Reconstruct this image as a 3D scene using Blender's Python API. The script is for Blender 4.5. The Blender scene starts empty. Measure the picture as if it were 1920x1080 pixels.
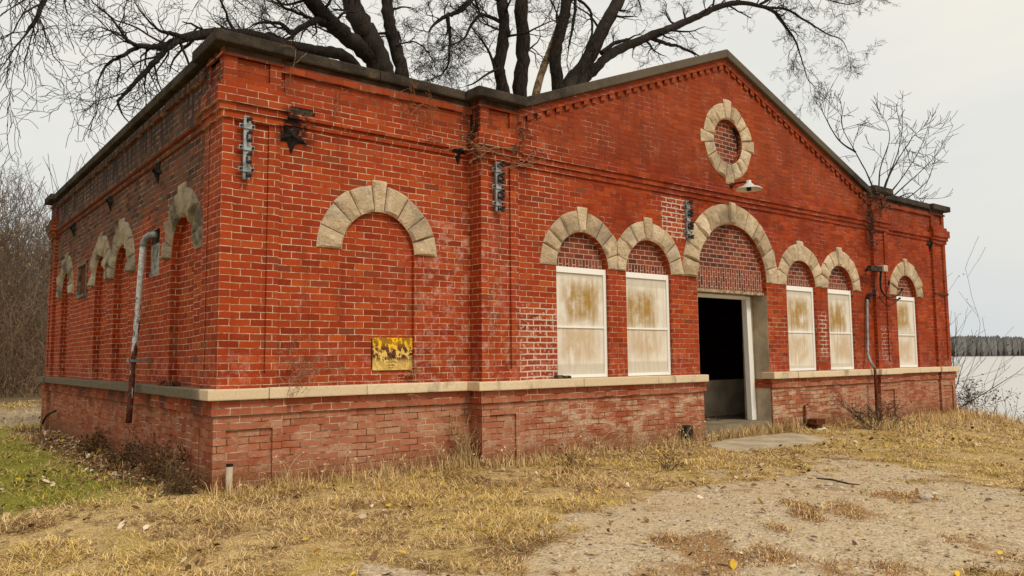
import bpy, bmesh, math, random
import numpy as np
from mathutils import Vector, Matrix
from mathutils.geometry import tessellate_polygon
SC = bpy.context.scene
COL = SC.collection
random.seed(7); np.random.seed(7)
PI = math.pi
# ------------------------------------------------------------------ camera
CAMP = np.array([-2.8024, -8.5792, 1.36]); FPX = 1496.57
YAW, PITCH, ROLL = 0.66890, 0.087805, -0.0096096
def cam_axes():
    cy, sy, cp, sp = math.cos(YAW), math.sin(YAW), math.cos(PITCH), math.sin(PITCH)
    r = np.array([cy, -sy, 0]); f0 = np.array([sy, cy, 0]); u = np.array([0, 0, 1.])
    f = f0*cp + u*sp; u2 = u*cp - f0*sp
    cr, sr = math.cos(ROLL), math.sin(ROLL)
    return r*cr + u2*sr, u2*cr - r*sr, f
CR, CU, CF = cam_axes()
cam = bpy.data.cameras.new('camera'); camo = bpy.data.objects.new('camera', cam); COL.objects.link(camo)
cam.sensor_width = 36; cam.lens = FPX/1920*36; cam.clip_start = .05; cam.clip_end = 12000
camo.matrix_world = Matrix(((CR[0], CU[0], -CF[0], CAMP[0]), (CR[1], CU[1], -CF[1], CAMP[1]), (CR[2], CU[2], -CF[2], CAMP[2]), (0, 0, 0, 1)))
SC.camera = camo
def ray(px, py): return CF + CR*(px-960)/FPX - CU*(py-540)/FPX
def W(px, py, Y):           # a measured point of the photograph at the depth y = Y
    d = ray(px, py); return CAMP + d*(Y-CAMP[1])/d[1]
def WX(px, py, X):
    d = ray(px, py); return CAMP + d*(X-CAMP[0])/d[0]
def WZ(px, py, Z):
    d = ray(px, py); return CAMP + d*(Z-CAMP[2])/d[2]
# ------------------------------------------------------------------ node helper
class G:
    def __init__(s, tree): s.t = tree; s.n = tree.nodes; s.l = tree.links
    def put(s, inp, v):
        if v is None: return
        if isinstance(v, bpy.types.NodeSocket): s.l.new(v, inp)
        elif isinstance(v, (tuple, list)):
            v = tuple(v)
            if inp.type == 'RGBA' and len(v) == 3: v = v + (1,)
            inp.default_value = v
        else: inp.default_value = v
    def m(s, op, a, b=None, c=None, clamp=False):
        n = s.n.new('ShaderNodeMath'); n.operation = op; n.use_clamp = clamp
        for i, v in enumerate((a, b, c)): s.put(n.inputs[i], v)
        return n.outputs[0]
    def mix(s, f, a, b, mode='MIX'):
        n = s.n.new('ShaderNodeMix'); n.data_type = 'RGBA'; n.blend_type = mode
        s.put(n.inputs[0], f); s.put(n.inputs[6], a); s.put(n.inputs[7], b); return n.outputs[2]
    def noise(s, vec, scale, detail=4, rough=.55, dist=0.):
        n = s.n.new('ShaderNodeTexNoise'); s.put(n.inputs['Vector'], vec)
        n.inputs['Scale'].default_value = scale; n.inputs['Detail'].default_value = detail
        n.inputs['Roughness'].default_value = rough; n.inputs['Distortion'].default_value = dist
        return n.outputs[0]
    def vor(s, vec, scale, feat='F1', out=0):
        n = s.n.new('ShaderNodeTexVoronoi'); n.feature = feat; s.put(n.inputs['Vector'], vec); n.inputs['Scale'].default_value = scale
        return n.outputs[out]
    def ss(s, x, a, b):       # smooth step from a to b
        n = s.n.new('ShaderNodeMapRange'); n.interpolation_type = 'SMOOTHSTEP'
        s.put(n.inputs[0], x); n.inputs[1].default_value = a; n.inputs[2].default_value = b
        return n.outputs[0]
    def ramp(s, f, stops, const=False):
        n = s.n.new('ShaderNodeValToRGB'); r = n.color_ramp
        if const: r.interpolation = 'CONSTANT'
        while len(r.elements) < len(stops): r.elements.new(.5)
        for e, (p, c) in zip(r.elements, stops): e.position = p; e.color = tuple(c)+(1,)
        s.put(n.inputs[0], f); return n.outputs[0]
    def sep(s, v):
        n = s.n.new('ShaderNodeSeparateXYZ'); s.put(n.inputs[0], v); return n.outputs
    def comb(s, x, y, z):
        n = s.n.new('ShaderNodeCombineXYZ')
        for i, v in enumerate((x, y, z)): s.put(n.inputs[i], v)
        return n.outputs[0]
    def scl(s, v, xyz):
        n = s.n.new('ShaderNodeVectorMath'); n.operation = 'MULTIPLY'; s.put(n.inputs[0], v); n.inputs[1].default_value = xyz; return n.outputs[0]
    def geo(s): return s.n.new('ShaderNodeNewGeometry').outputs
    def obj(s): return s.n.new('ShaderNodeTexCoord').outputs['Object']
    def rnd(s): return s.n.new('ShaderNodeObjectInfo').outputs['Random']
    def attr(s, name):
        n = s.n.new('ShaderNodeAttribute'); n.attribute_name = name; return n.outputs
    def bump(s, h, strength=.5, dist=.01):
        n = s.n.new('ShaderNodeBump'); n.inputs['Strength'].default_value = strength; n.inputs['Distance'].default_value = dist
        s.put(n.inputs['Height'], h); return n.outputs[0]
def mat(name, fn):
    m = bpy.data.materials.new(name); m.use_nodes = True
    g = G(m.node_tree); b = m.node_tree.nodes['Principled BSDF']
    b.inputs['Specular IOR Level'].default_value = .12
    r = fn(g)
    for k, v in r.items(): g.put(b.inputs[k], v)
    return m
# ------------------------------------------------------------------ sky and sun (thin overcast, brightest high on the right)
SUN_EL, SUN_AZ = math.radians(48), math.radians(150)
wd = bpy.data.worlds.new('World'); SC.world = wd; wd.use_nodes = True
g = G(wd.node_tree); bg = wd.node_tree.nodes['Background']
sky = g.n.new('ShaderNodeTexSky'); sky.sky_type = 'NISHITA'; sky.sun_disc = False
sky.sun_elevation = SUN_EL; sky.sun_rotation = SUN_AZ; sky.dust_density = 3
dirv = g.n.new('ShaderNodeTexCoord').outputs['Generated']
dz = g.sep(dirv)
cl = g.noise(g.scl(dirv, (1.2, 1.2, 4.0)), 1.6, 5, .55, .3)
low = g.mix(g.ss(cl, .3, .7), (5.5, 5.8, 5.9), (6.0, 6.05, 5.85))
high = g.mix(g.ss(cl, .32, .68), (6.65, 6.55, 6.15), (7.6, 7.2, 6.2))
ov = g.mix(g.ss(dz[2], -.02, .42), low, high)
g.put(bg.inputs[0], g.mix(.93, sky.outputs[0], ov)); bg.inputs[1].default_value = .1
sl = bpy.data.lights.new('sun', 'SUN'); sl.energy = 1.5; sl.angle = math.radians(14); sl.color = (1, .93, .80)
so = bpy.data.objects.new('sun', sl); COL.objects.link(so)
sd = Vector((math.sin(SUN_AZ)*math.cos(SUN_EL), math.cos(SUN_AZ)*math.cos(SUN_EL), math.sin(SUN_EL)))
sd = Vector((.10*math.cos(SUN_EL), -.995*math.cos(SUN_EL), math.sin(SUN_EL)))
sky.sun_rotation = math.atan2(sd.x, sd.y)
so.rotation_euler = sd.to_track_quat('Z', 'Y').to_euler()
vs = SC.view_settings; vs.view_transform = 'Standard'; vs.look = 'None'; vs.exposure = .36; vs.gamma = 1
# ------------------------------------------------------------------ mesh builder
class MB:
    def __init__(s): s.v = []; s.f = []; s.mi = []; s.cur = 0
    def add(s, vs, fs):
        o = len(s.v); s.v += [tuple(map(float, p)) for p in vs]
        for f in fs: s.f.append(tuple(i+o for i in f)); s.mi.append(s.cur)
        return s
    def box(s, x0, x1, y0, y1, z0, z1):
        v = [(x0,y0,z0),(x1,y0,z0),(x1,y1,z0),(x0,y1,z0),(x0,y0,z1),(x1,y0,z1),(x1,y1,z1),(x0,y1,z1)]
        return s.add(v, [(0,3,2,1),(4,5,6,7),(0,1,5,4),(1,2,6,5),(2,3,7,6),(3,0,4,7)])
    def prism(s, poly, axis, a, b):    # polygon in the plane across `axis`, swept from a to b
        n = len(poly)
        def P(p, t): return (p[0], t, p[1]) if axis == 'y' else (t, p[0], p[1]) if axis == 'x' else (p[0], p[1], t)
        v = [P(p, a) for p in poly] + [P(p, b) for p in poly]
        f = [tuple(range(n)), tuple(range(2*n-1, n-1, -1))] + [(i, i+n, (i+1) % n+n, (i+1) % n) for i in range(n)]
        return s.add(v, f)
    def tube(s, pts, rad, n=8, cap=True):
        pts = [np.array(p, float) for p in pts]
        if not hasattr(rad, '__len__'): rad = [rad]*len(pts)
        t = pts[1]-pts[0]; a = np.cross(t, (0, 0, 1.)) if abs(t[2]) < .9*np.linalg.norm(t) else np.cross(t, (1., 0, 0))
        V = []
        for i, p in enumerate(pts):
            t = pts[min(i+1, len(pts)-1)]-pts[max(i-1, 0)]; t = t/(np.linalg.norm(t)+1e-9)
            a = a-t*(a@t); a = a/(np.linalg.norm(a)+1e-9); b = np.cross(t, a)
            for k in range(n):
                q = 2*PI*k/n; V.append(p+(a*math.cos(q)+b*math.sin(q))*rad[i])
        F = [(i*n+k, i*n+(k+1) % n, (i+1)*n+(k+1) % n, (i+1)*n+k) for i in range(len(pts)-1) for k in range(n)]
        if cap: F += [tuple(range(n-1, -1, -1)), tuple(range((len(pts)-1)*n, len(pts)*n))]
        return s.add(V, F)
    def lathe(s, c, prof, n=20, axis=(0, 0, 1)):
        q = Vector((0, 0, 1)).rotation_difference(Vector(axis)).to_matrix(); V = []
        for r, z in prof:
            for k in range(n):
                V.append(Vector(c)+q @ Vector((r*math.cos(2*PI*k/n), r*math.sin(2*PI*k/n), z)))
        F = [(i*n+k, i*n+(k+1) % n, (i+1)*n+(k+1) % n, (i+1)*n+k) for i in range(len(prof)-1) for k in range(n)]
        return s.add(V, F)
    def build(s, name, mats, parent=None, bevel=0, smooth=False, loc=None):
        me = bpy.data.meshes.new(name)
        v = s.v if loc is None else [(p[0]-loc[0], p[1]-loc[1], p[2]-loc[2]) for p in s.v]
        me.from_pydata(v, [], s.f)
        mats = mats if isinstance(mats, (list, tuple)) else [mats]
        for m_ in mats: me.materials.append(m_)
        if len(mats) > 1: me.polygons.foreach_set('material_index', s.mi)
        bm = bmesh.new(); bm.from_mesh(me)
        bmesh.ops.recalc_face_normals(bm, faces=bm.faces)
        if bevel: bmesh.ops.bevel(bm, geom=list(bm.edges), offset=bevel, segments=2, profile=.6, affect='EDGES', clamp_overlap=True)
        bm.to_mesh(me); bm.free()
        if smooth: me.polygons.foreach_set('use_smooth', [True]*len(me.polygons))
        o = bpy.data.objects.new(name, me); COL.objects.link(o)
        if loc is not None: o.location = loc
        if parent is not None:
            o.parent = parent
            if parent.parent is None: pass
        return o
def tag(o, label=None, cat=None, group=None, kind=None):
    if label: o['label'] = label
    if cat: o['category'] = cat
    if group: o['group'] = group
    if kind: o['kind'] = kind
    return o
def thing(name, label, cat, loc=(0, 0, 0), group=None):
    o = bpy.data.objects.new(name, None); COL.objects.link(o); o.location = loc; o.empty_display_size = .2
    return tag(o, label, cat, group)
def part(mb, name, m, root, **k):       # built in world coordinates, hung under a thing that stands at root.location
    l = Vector((0, 0, 0)); q = root
    while q is not None: l = l+q.location; q = q.parent
    s = MB(); s.v = [(p[0]-l[0], p[1]-l[1], p[2]-l[2]) for p in mb.v]; s.f = mb.f; s.mi = mb.mi
    return s.build(name, m, root, **k)
# hash noise for shaping stones and ground
_T = np.random.RandomState(3).rand(64, 64, 64)
def vnoise(p):
    p = np.asarray(p, float); i = np.floor(p).astype(int); f = p-i; f = f*f*(3-2*f); r = 0
    for a in (0, 1):
        for b in (0, 1):
            for c in (0, 1):
                w = (f[..., 0] if a else 1-f[..., 0])*(f[..., 1] if b else 1-f[..., 1])*(f[..., 2] if c else 1-f[..., 2])
                r = r+w*_T[(i[..., 0]+a) % 64, (i[..., 1]+b) % 64, (i[..., 2]+c) % 64]
    return r
def fnoise(p, o=3):
    p = np.asarray(p, float); return sum(vnoise(p*2**k+17*k)/2**k for k in range(o))/sum(1/2**k for k in range(o))
# ------------------------------------------------------------------ materials of the building
CO = .0787
def brick_core(g, bw=.236, rh=CO, mort=.0042, mvar=.004, swap=False, jit=1., extra=None):
    ge = g.geo(); P = ge['Position']; N = ge['True Normal']
    p = g.sep(P); n = g.sep(N)
    side = g.m('GREATER_THAN', g.m('ABSOLUTE', n[0]), .7)
    u = g.m('ADD', g.m('MULTIPLY', p[0], g.m('SUBTRACT', 1, side)), g.m('MULTIPLY', g.m('ADD', p[1], .117), side))
    a = g.noise(P, .9, 2); b = g.noise(P, 7, 3)
    v = g.m('ADD', p[2], g.m('ADD', g.m('MULTIPLY', g.m('SUBTRACT', a, .5), .035*jit), g.m('MULTIPLY', g.m('SUBTRACT', b, .5), .012)))
    u = g.m('ADD', u, g.m('MULTIPLY', g.m('SUBTRACT', g.noise(P, 5, 3), .5), .03))
    if swap: u, v = v, u
    t = g.n.new('ShaderNodeTexBrick')
    g.put(t.inputs['Vector'], g.comb(u, v, 0))
    g.put(t.inputs['Color1'], (0, 0, 0)); g.put(t.inputs['Color2'], (1, 1, 1)); g.put(t.inputs['Mortar'], (0, 0, 0))
    t.inputs['Scale'].default_value = 1; t.inputs['Mortar Smooth'].default_value = .25; t.inputs['Bias'].default_value = 0
    t.inputs['Brick Width'].default_value = bw; t.inputs['Row Height'].default_value = rh
    mr = g.noise(P, 3.3, 4, .65)
    ms = g.m('ADD', mort, g.m('MULTIPLY', g.m('SUBTRACT', mr, .45), mvar*2))
    if extra: ms = g.m('ADD', ms, extra(g, p, g.m('SUBTRACT', 1, side), g.m('MULTIPLY', g.m('SUBTRACT', g.noise(P, 2.6, 5, .65), .5), .35)))
    g.put(t.inputs['Mortar Size'], g.m('MAXIMUM', ms, .0018))
    tint = g.sep(t.outputs['Color'])[0]
    return dict(P=P, p=p, side=side, tint=tint, fac=t.outputs['Fac'], t=t, ms=ms)
def boxmask(g, p, x0, x1, z0, z1, e=.12, wob=None):
    x, z = p[0], p[2]
    if wob is not None: x = g.m('ADD', x, wob); z = g.m('ADD', z, wob)
    return g.m('MULTIPLY', g.m('MULTIPLY', g.ss(x, x0-e, x0+e), g.ss(x, x1+e, x1-e)), g.m('MULTIPLY', g.ss(z, z0-e, z0+e), g.ss(z, z1+e, z1-e)))
def lime(g, p, front, wob):      # patches repointed with wide lime mortar
    a = g.m('MAXIMUM', boxmask(g, p, 3.95, 4.75, 1.05, 2.1, .12, wob), boxmask(g, p, 6.95, 7.55, 3.25, 3.95, .03))
    b = g.m('MAXIMUM', boxmask(g, p, 11.45, 11.75, 1.3, 2.2, .08), boxmask(g, p, 9.75, 10.4, 1.75, 2.05, .06))
    return g.m('MULTIPLY', g.m('MULTIPLY', front, g.m('MAXIMUM', a, b)), .0055)
def M_wall(g):
    c = brick_core(g, extra=lime); P, p, side, tint, fac = (c[k] for k in ('P', 'p', 'side', 'tint', 'fac'))
    front = g.m('SUBTRACT', 1, side)
    n1 = g.noise(P, .8, 5, .6); n2 = g.noise(P, 2.6, 5, .65); n3 = g.noise(P, 60, 3, .6)
    col = g.ramp(tint, [(0, (.215, .026, .0055)), (.35, (.305, .040, .0070)), (.7, (.355, .050, .0085)), (.90, (.42, .075, .014)), (1, (.17, .040, .018))])
    col = g.mix(g.ss(n2, .42, .72), col, g.mix(.75, col, (.30, .035, .014)))
    col = g.mix(g.m('MULTIPLY', g.ss(n3, .5, .78), .35), col, (.46, .12, .045))
    # gable and the wall over the windows: paint worn to a darker oxide, with weathered patches
    gz = g.m('MULTIPLY', g.ss(p[2], 2.9, 3.5), g.ss(p[0], 4.4, 5.6))
    gz = g.m('MULTIPLY', gz, front)
    rt = g.m('MULTIPLY', g.m('MULTIPLY', g.ss(p[0], 9.5, 11.5), front), .8)
    gz = g.m('MAXIMUM', gz, rt)
    col = g.mix(g.m('MULTIPLY', gz, g.ss(n1, .42, .62)), col, g.mix(.65, col, (.18, .021, .006)))
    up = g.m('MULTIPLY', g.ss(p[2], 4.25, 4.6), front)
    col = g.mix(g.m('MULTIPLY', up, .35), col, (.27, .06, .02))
    # efflorescence under the second pilaster and low on the wall
    wob = g.m('MULTIPLY', g.m('SUBTRACT', n2, .5), 1.2)
    ef = g.m('MULTIPLY', boxmask(g, p, 2.5, 3.75, .9, 3.2, .5, wob), front)
    ef = g.m('MAXIMUM', ef, g.m('MULTIPLY', g.ss(p[2], 1.75, 1.1), .6))
    ef = g.m('MULTIPLY', ef, g.ss(g.noise(P, 9, 5, .7), .48, .68))
    col = g.mix(g.m('MULTIPLY', ef, .62), col, (.56, .36, .29))
    ef2 = g.m('MULTIPLY', g.ss(g.noise(g.scl(P, (1, 1, .6)), 2.2, 6, .7), .60, .72), .32)
    col = g.mix(ef2, col, (.47, .21, .12))
    # soot on the upper part of the side wall
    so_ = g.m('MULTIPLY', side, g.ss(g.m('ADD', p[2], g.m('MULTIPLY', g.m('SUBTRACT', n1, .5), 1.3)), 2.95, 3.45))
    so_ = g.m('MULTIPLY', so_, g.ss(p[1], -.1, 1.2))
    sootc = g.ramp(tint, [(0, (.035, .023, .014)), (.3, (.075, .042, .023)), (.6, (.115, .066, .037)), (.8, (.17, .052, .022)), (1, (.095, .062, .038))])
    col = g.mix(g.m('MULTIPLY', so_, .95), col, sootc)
    # mortar: pale on the lower wall, dark and thin above
    gm = g.m('MULTIPLY', g.m('MAXIMUM', g.m('MAXIMUM', gz, up), g.m('MULTIPLY', so_, .8)), g.ss(n2, .68, .42))
    ml = g.mix(g.ss(g.noise(P, 14, 3), .35, .65), (.50, .25, .15), (.70, .52, .37))
    mo = g.mix(gm, ml, (.115, .030, .018))
    f2 = g.m('MULTIPLY', fac, g.m('SUBTRACT', 1, g.m('MULTIPLY', g.ss(g.noise(P, 6, 4, .7), .48, .70), .8)))
    f2 = g.m('MULTIPLY', f2, g.m('SUBTRACT', 1, g.m('MULTIPLY', g.ss(p[0], 4.0, 7.0), .35)))
    # patches repointed with pale lime mortar, smeared over the bricks
    pt = g.m('MULTIPLY', front, g.m('MAXIMUM', g.m('MAXIMUM', boxmask(g, p, 3.95, 4.75, 1.05, 2.1, .12, g.m('MULTIPLY', wob, .29)), boxmask(g, p, 6.95, 7.55, 3.25, 3.95, .03)), g.m('MAXIMUM', boxmask(g, p, 11.45, 11.75, 1.3, 2.2, .08), boxmask(g, p, 13.75, 14.1, 1.15, 2.0, .1))))
    wide = g.ss(g.m('SUBTRACT', c['ms'], 0), .0, .012)
    mo = g.mix(pt, mo, (.62, .48, .38))
    f3 = g.m('MAXIMUM', f2, g.m('MULTIPLY', pt, g.m('MAXIMUM', fac, g.m('MULTIPLY', g.ss(g.noise(P, 16, 4, .65), .54, .64), .7))))
    col = g.mix(f3, col, mo)
    fs = g.m('MULTIPLY', g.m('MULTIPLY', g.ss(g.noise(g.scl(P, (2.6, 2.6, .55)), 1.3, 6, .68), .52, .68), front), .45)
    col = g.mix(fs, col, g.mix(.7, col, (.10, .020, .008)))
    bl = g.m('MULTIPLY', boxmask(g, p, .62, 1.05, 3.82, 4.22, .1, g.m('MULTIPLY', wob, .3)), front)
    col = g.mix(g.m('MULTIPLY', bl, g.ss(g.noise(P, 11, 4, .65), .36, .52)), col, (.028, .012, .008))  # dark stain round the first star, painting in shadow of the broken-out hole
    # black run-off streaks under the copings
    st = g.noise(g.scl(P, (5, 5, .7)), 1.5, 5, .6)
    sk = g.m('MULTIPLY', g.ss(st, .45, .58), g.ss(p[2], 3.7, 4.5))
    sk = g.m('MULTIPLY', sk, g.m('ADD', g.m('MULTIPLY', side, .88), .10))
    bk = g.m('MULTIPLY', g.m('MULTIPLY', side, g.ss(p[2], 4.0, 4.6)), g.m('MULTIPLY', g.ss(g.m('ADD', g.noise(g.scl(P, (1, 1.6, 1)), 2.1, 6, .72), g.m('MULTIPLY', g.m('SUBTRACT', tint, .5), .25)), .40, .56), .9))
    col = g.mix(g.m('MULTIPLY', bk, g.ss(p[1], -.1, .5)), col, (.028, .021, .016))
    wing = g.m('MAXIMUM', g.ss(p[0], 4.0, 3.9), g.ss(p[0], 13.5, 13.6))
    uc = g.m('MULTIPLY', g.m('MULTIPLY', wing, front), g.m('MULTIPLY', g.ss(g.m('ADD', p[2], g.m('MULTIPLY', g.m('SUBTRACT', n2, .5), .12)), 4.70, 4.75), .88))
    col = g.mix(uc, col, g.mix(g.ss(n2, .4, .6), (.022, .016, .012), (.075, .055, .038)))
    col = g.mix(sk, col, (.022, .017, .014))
    h = g.m('ADD', g.m('MULTIPLY', fac, -1), g.m('ADD', g.m('MULTIPLY', n3, .35), g.m('MULTIPLY', tint, .55)))
    return {'Base Color': col, 'Roughness': .82, 'Normal': g.bump(h, .75, .009)}
def M_base(g):
    c = brick_core(g, mort=.0054, mvar=.004, jit=1.3); P, p, side, tint, fac = (c[k] for k in ('P', 'p', 'side', 'tint', 'fac'))
    n1 = g.noise(P, .9, 5, .6); n2 = g.noise(P, 3.2, 5, .65); n3 = g.noise(P, 45, 3, .6)
    col = g.ramp(tint, [(0, (.28, .066, .028)), (.4, (.345, .092, .042)), (.75, (.385, .118, .056)), (1, (.35, .135, .075))])
    col = g.mix(g.m('MULTIPLY', g.ss(p[2], .7, .86), .75), col, g.ramp(tint, [(0, (.25, .034, .010)), (1, (.36, .062, .018))]))
    np_ = g.noise(g.scl(P, (1, 1, 2.4)), 4.5, 6, .72)
    pale = g.m('MULTIPLY', g.ss(g.m('ADD', np_, g.m('MULTIPLY', g.m('SUBTRACT', tint, .5), .12)), .45, .62), g.ss(p[2], .88, .70))
    col = g.mix(g.m('MULTIPLY', g.m('MULTIPLY', g.m('SUBTRACT', 1, side), .30), g.ss(n1, .35, .6)), col, (.46, .25, .15))
    ctr = g.m('ADD', .42, g.m('MULTIPLY', g.m('MULTIPLY', g.ss(p[0], 3.6, 5.2), g.ss(p[0], 13.5, 11.5)), .6))
    pale = g.m('MULTIPLY', pale, g.m('MULTIPLY', ctr, g.m('SUBTRACT', 1, g.m('MULTIPLY', side, .6))))
    col = g.mix(pale, col, g.mix(g.ss(n3, .4, .6), (.42, .24, .14), (.56, .42, .28)))
    col = g.mix(g.m('MULTIPLY', g.ss(n3, .52, .75), .3), col, (.46, .24, .17))
    dirt_shade = g.ss(g.m('ADD', p[2], g.m('MULTIPLY', g.m('SUBTRACT', n1, .5), .5)), .34, .02)  # ground dirt, darkened further to paint contact shade where wall meets ground
    col = g.mix(g.m('MULTIPLY', dirt_shade, .8), col, g.mix(g.ss(n3, .4, .65), (.17, .070, .032), (.29, .145, .07)))
    mo = g.mix(g.ss(n2, .42, .62), (.10, .042, .022), (.60, .42, .29))
    f2 = g.m('MULTIPLY', fac, g.m('SUBTRACT', 1, g.m('MULTIPLY', dirt_shade, .75)))
    col = g.mix(f2, col, mo)
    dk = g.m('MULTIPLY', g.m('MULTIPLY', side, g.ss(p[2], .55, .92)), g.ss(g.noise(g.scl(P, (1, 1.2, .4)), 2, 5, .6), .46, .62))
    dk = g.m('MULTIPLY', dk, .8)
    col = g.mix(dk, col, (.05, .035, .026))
    h = g.m('ADD', g.m('MULTIPLY', fac, -1), g.m('ADD', g.m('MULTIPLY', n3, .4), g.m('MULTIPLY', tint, .7)))
    return {'Base Color': col, 'Roughness': .88, 'Normal': g.bump(h, .8, .010)}
def infill(swap):
    def f(g):
        c = brick_core(g, bw=.19, rh=.076, mort=.0062, mvar=.002, swap=swap, jit=.6) if not swap else brick_core(g, bw=.17, rh=.066, mort=.0062, mvar=.002, swap=True, jit=.3)
        P, tint, fac = c['P'], c['tint'], c['fac']
        col = g.ramp(tint, [(0, (.070, .026, .020)), (.3, (.150, .034, .018)), (.6, (.20, .045, .022)), (.85, (.27, .055, .022)), (1, (.13, .075, .05))])
        col = g.mix(g.m('MULTIPLY', g.ss(g.noise(P, 50, 3), .5, .75), .3), col, (.30, .15, .10))
        col = g.mix(fac, col, g.mix(g.noise(P, 12, 3), (.40, .24, .17), (.58, .42, .33)))
        h = g.m('ADD', g.m('MULTIPLY', fac, -1), g.m('MULTIPLY', g.noise(P, 60, 3), .4))
        return {'Base Color': col, 'Roughness': .85, 'Normal': g.bump(h, .7, .007)}
    return f
def stone(c1, c2, dark, damt, scale=3.):
    def f(g):
        P = g.geo()['Position']; n1 = g.noise(P, scale, 5, .62); n2 = g.noise(P, 38, 4, .65); n3 = g.noise(P, 1.7, 3)
        r = g.attr('tone')[2]
        col = g.mix(g.ss(n1, .36, .66), c1, c2)
        col = g.mix(g.m('MULTIPLY', g.m('SUBTRACT', r, .3), 1.3, clamp=True), col, g.mix(.5, col, (.30, .20, .11)))
        n4 = g.noise(g.scl(P, (1, 1, .55)), 17, 5, .7, .8)
        col = g.mix(g.m('MULTIPLY', g.ss(n2, .5, .75), .3), col, tuple(.5*x for x in c1)); col = g.mix(g.m('MULTIPLY', g.ss(n4, .58, .66), .5), col, tuple(.42*x for x in c1))
        col = g.mix(g.m('MULTIPLY', g.ss(g.m('ADD', g.m('MULTIPLY', n3, .6), g.m('MULTIPLY', n1, .5)), .52, .68), damt), col, dark)
        return {'Base Color': col, 'Roughness': .92, 'Normal': g.bump(g.m('ADD', n2, g.m('ADD', g.m('MULTIPLY', n1, 1.5), g.m('MULTIPLY', g.noise(P, 17, 5, .7, .8), -2))), .9, .022)}
    return f
def M_coping(g):
    P = g.geo()['Position']; p = g.sep(P)
    n1 = g.noise(P, 2.2, 5, .65); n2 = g.noise(P, 55, 3, .7); n3 = g.noise(P, 130, 2, .5)
    base = g.mix(g.ss(n1, .38, .66), (.030, .023, .017), (.075, .058, .041))
    lite = g.m('MULTIPLY', g.ss(p[0], 4.2, 6.5), g.ss(p[2], 5.0, 5.4))
    base = g.mix(g.m('MULTIPLY', lite, .6), base, (.17, .135, .095))
    col = g.mix(g.m('MULTIPLY', g.ss(n2, .52, .68), .5), base, (.025, .02, .017))
    col = g.mix(g.m('MULTIPLY', g.ss(n3, .62, .74), .6), col, (.30, .24, .17))
    col = g.mix(g.m('MULTIPLY', g.ss(g.noise(P, 3.1, 4), .62, .72), .5), col, (.20, .13, .035))
    return {'Base Color': col, 'Roughness': .95, 'Normal': g.bump(g.m('ADD', n2, g.m('MULTIPLY', n3, .6)), .8, .012)}
def M_sill(g):
    P = g.geo()['Position']; p = g.sep(P); n1 = g.noise(g.scl(P, (1, 1, .5)), 2.4, 5, .65); n2 = g.noise(P, 40, 4, .65)
    r = g.attr('tone')[2]
    col = g.mix(g.ss(n2, .4, .7), (.74, .60, .40), (.62, .48, .31))
    col = g.mix(g.m('MULTIPLY', r, .5), col, (.56, .42, .27))
    sd_ = g.ss(p[1], -.02, .45)
    grey = g.m('ADD', .0, g.m('MULTIPLY', g.ss(g.m('ADD', n1, g.m('MULTIPLY', sd_, .42)), .54, .67), .9))
    col = g.mix(g.m('MULTIPLY', grey, g.m('ADD', .55, g.m('MULTIPLY', sd_, .4))), col, g.mix(g.ss(n2, .45, .6), (.045, .037, .028), (.13, .11, .08)))
    return {'Base Color': col, 'Roughness': .9, 'Normal': g.bump(g.m('ADD', n2, n1), .5, .008)}
def plain(c, rough=.6, metal=0., var=.25, scale=9., bump=.2):
    def f(g):
        P = g.geo()['Position']; n = g.noise(P, scale, 5, .65)
        d = tuple(x*(1-var*1.6) for x in c); l = tuple(min(1, x*(1+var)) for x in c)
        return {'Base Color': g.mix(g.ss(n, .3, .7), d, l), 'Roughness': rough, 'Metallic': metal, 'Normal': g.bump(g.noise(P, scale*7, 3), bump, .006)}
    return f
def M_rust(g):
    P = g.geo()['Position']; n = g.noise(P, 14, 5, .7); n2 = g.noise(P, 60, 3)
    col = g.ramp(n, [(.25, (.035, .014, .008)), (.5, (.105, .032, .014)), (.7, (.20, .075, .03))])
    return {'Base Color': col, 'Roughness': .9, 'Normal': g.bump(n2, .5, .004)}
def M_pipe(g):      # galvanised pipe with flaking white paint, rusting away from the middle down
    P = g.geo()['Position']; p = g.sep(P); n = g.noise(g.scl(P, (9, 9, 1.6)), 2, 5, .65); n2 = g.noise(P, 40, 3)
    wht = g.mix(g.ss(n2, .4, .62), (.66, .65, .60), (.34, .37, .39))
    rust = g.ramp(n2, [(.3, (.028, .012, .008)), (.55, (.10, .03, .014)), (.75, (.19, .07, .03))])
    k = g.ss(g.m('ADD', g.m('MULTIPLY', g.m('SUBTRACT', 1.55, p[2]), .34), g.m('MULTIPLY', g.m('SUBTRACT', n, .5), 2.2)), -.12, .06)
    return {'Base Color': g.mix(k, wht, rust), 'Roughness': .6, 'Normal': g.bump(n2, .3, .003)}
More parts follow.
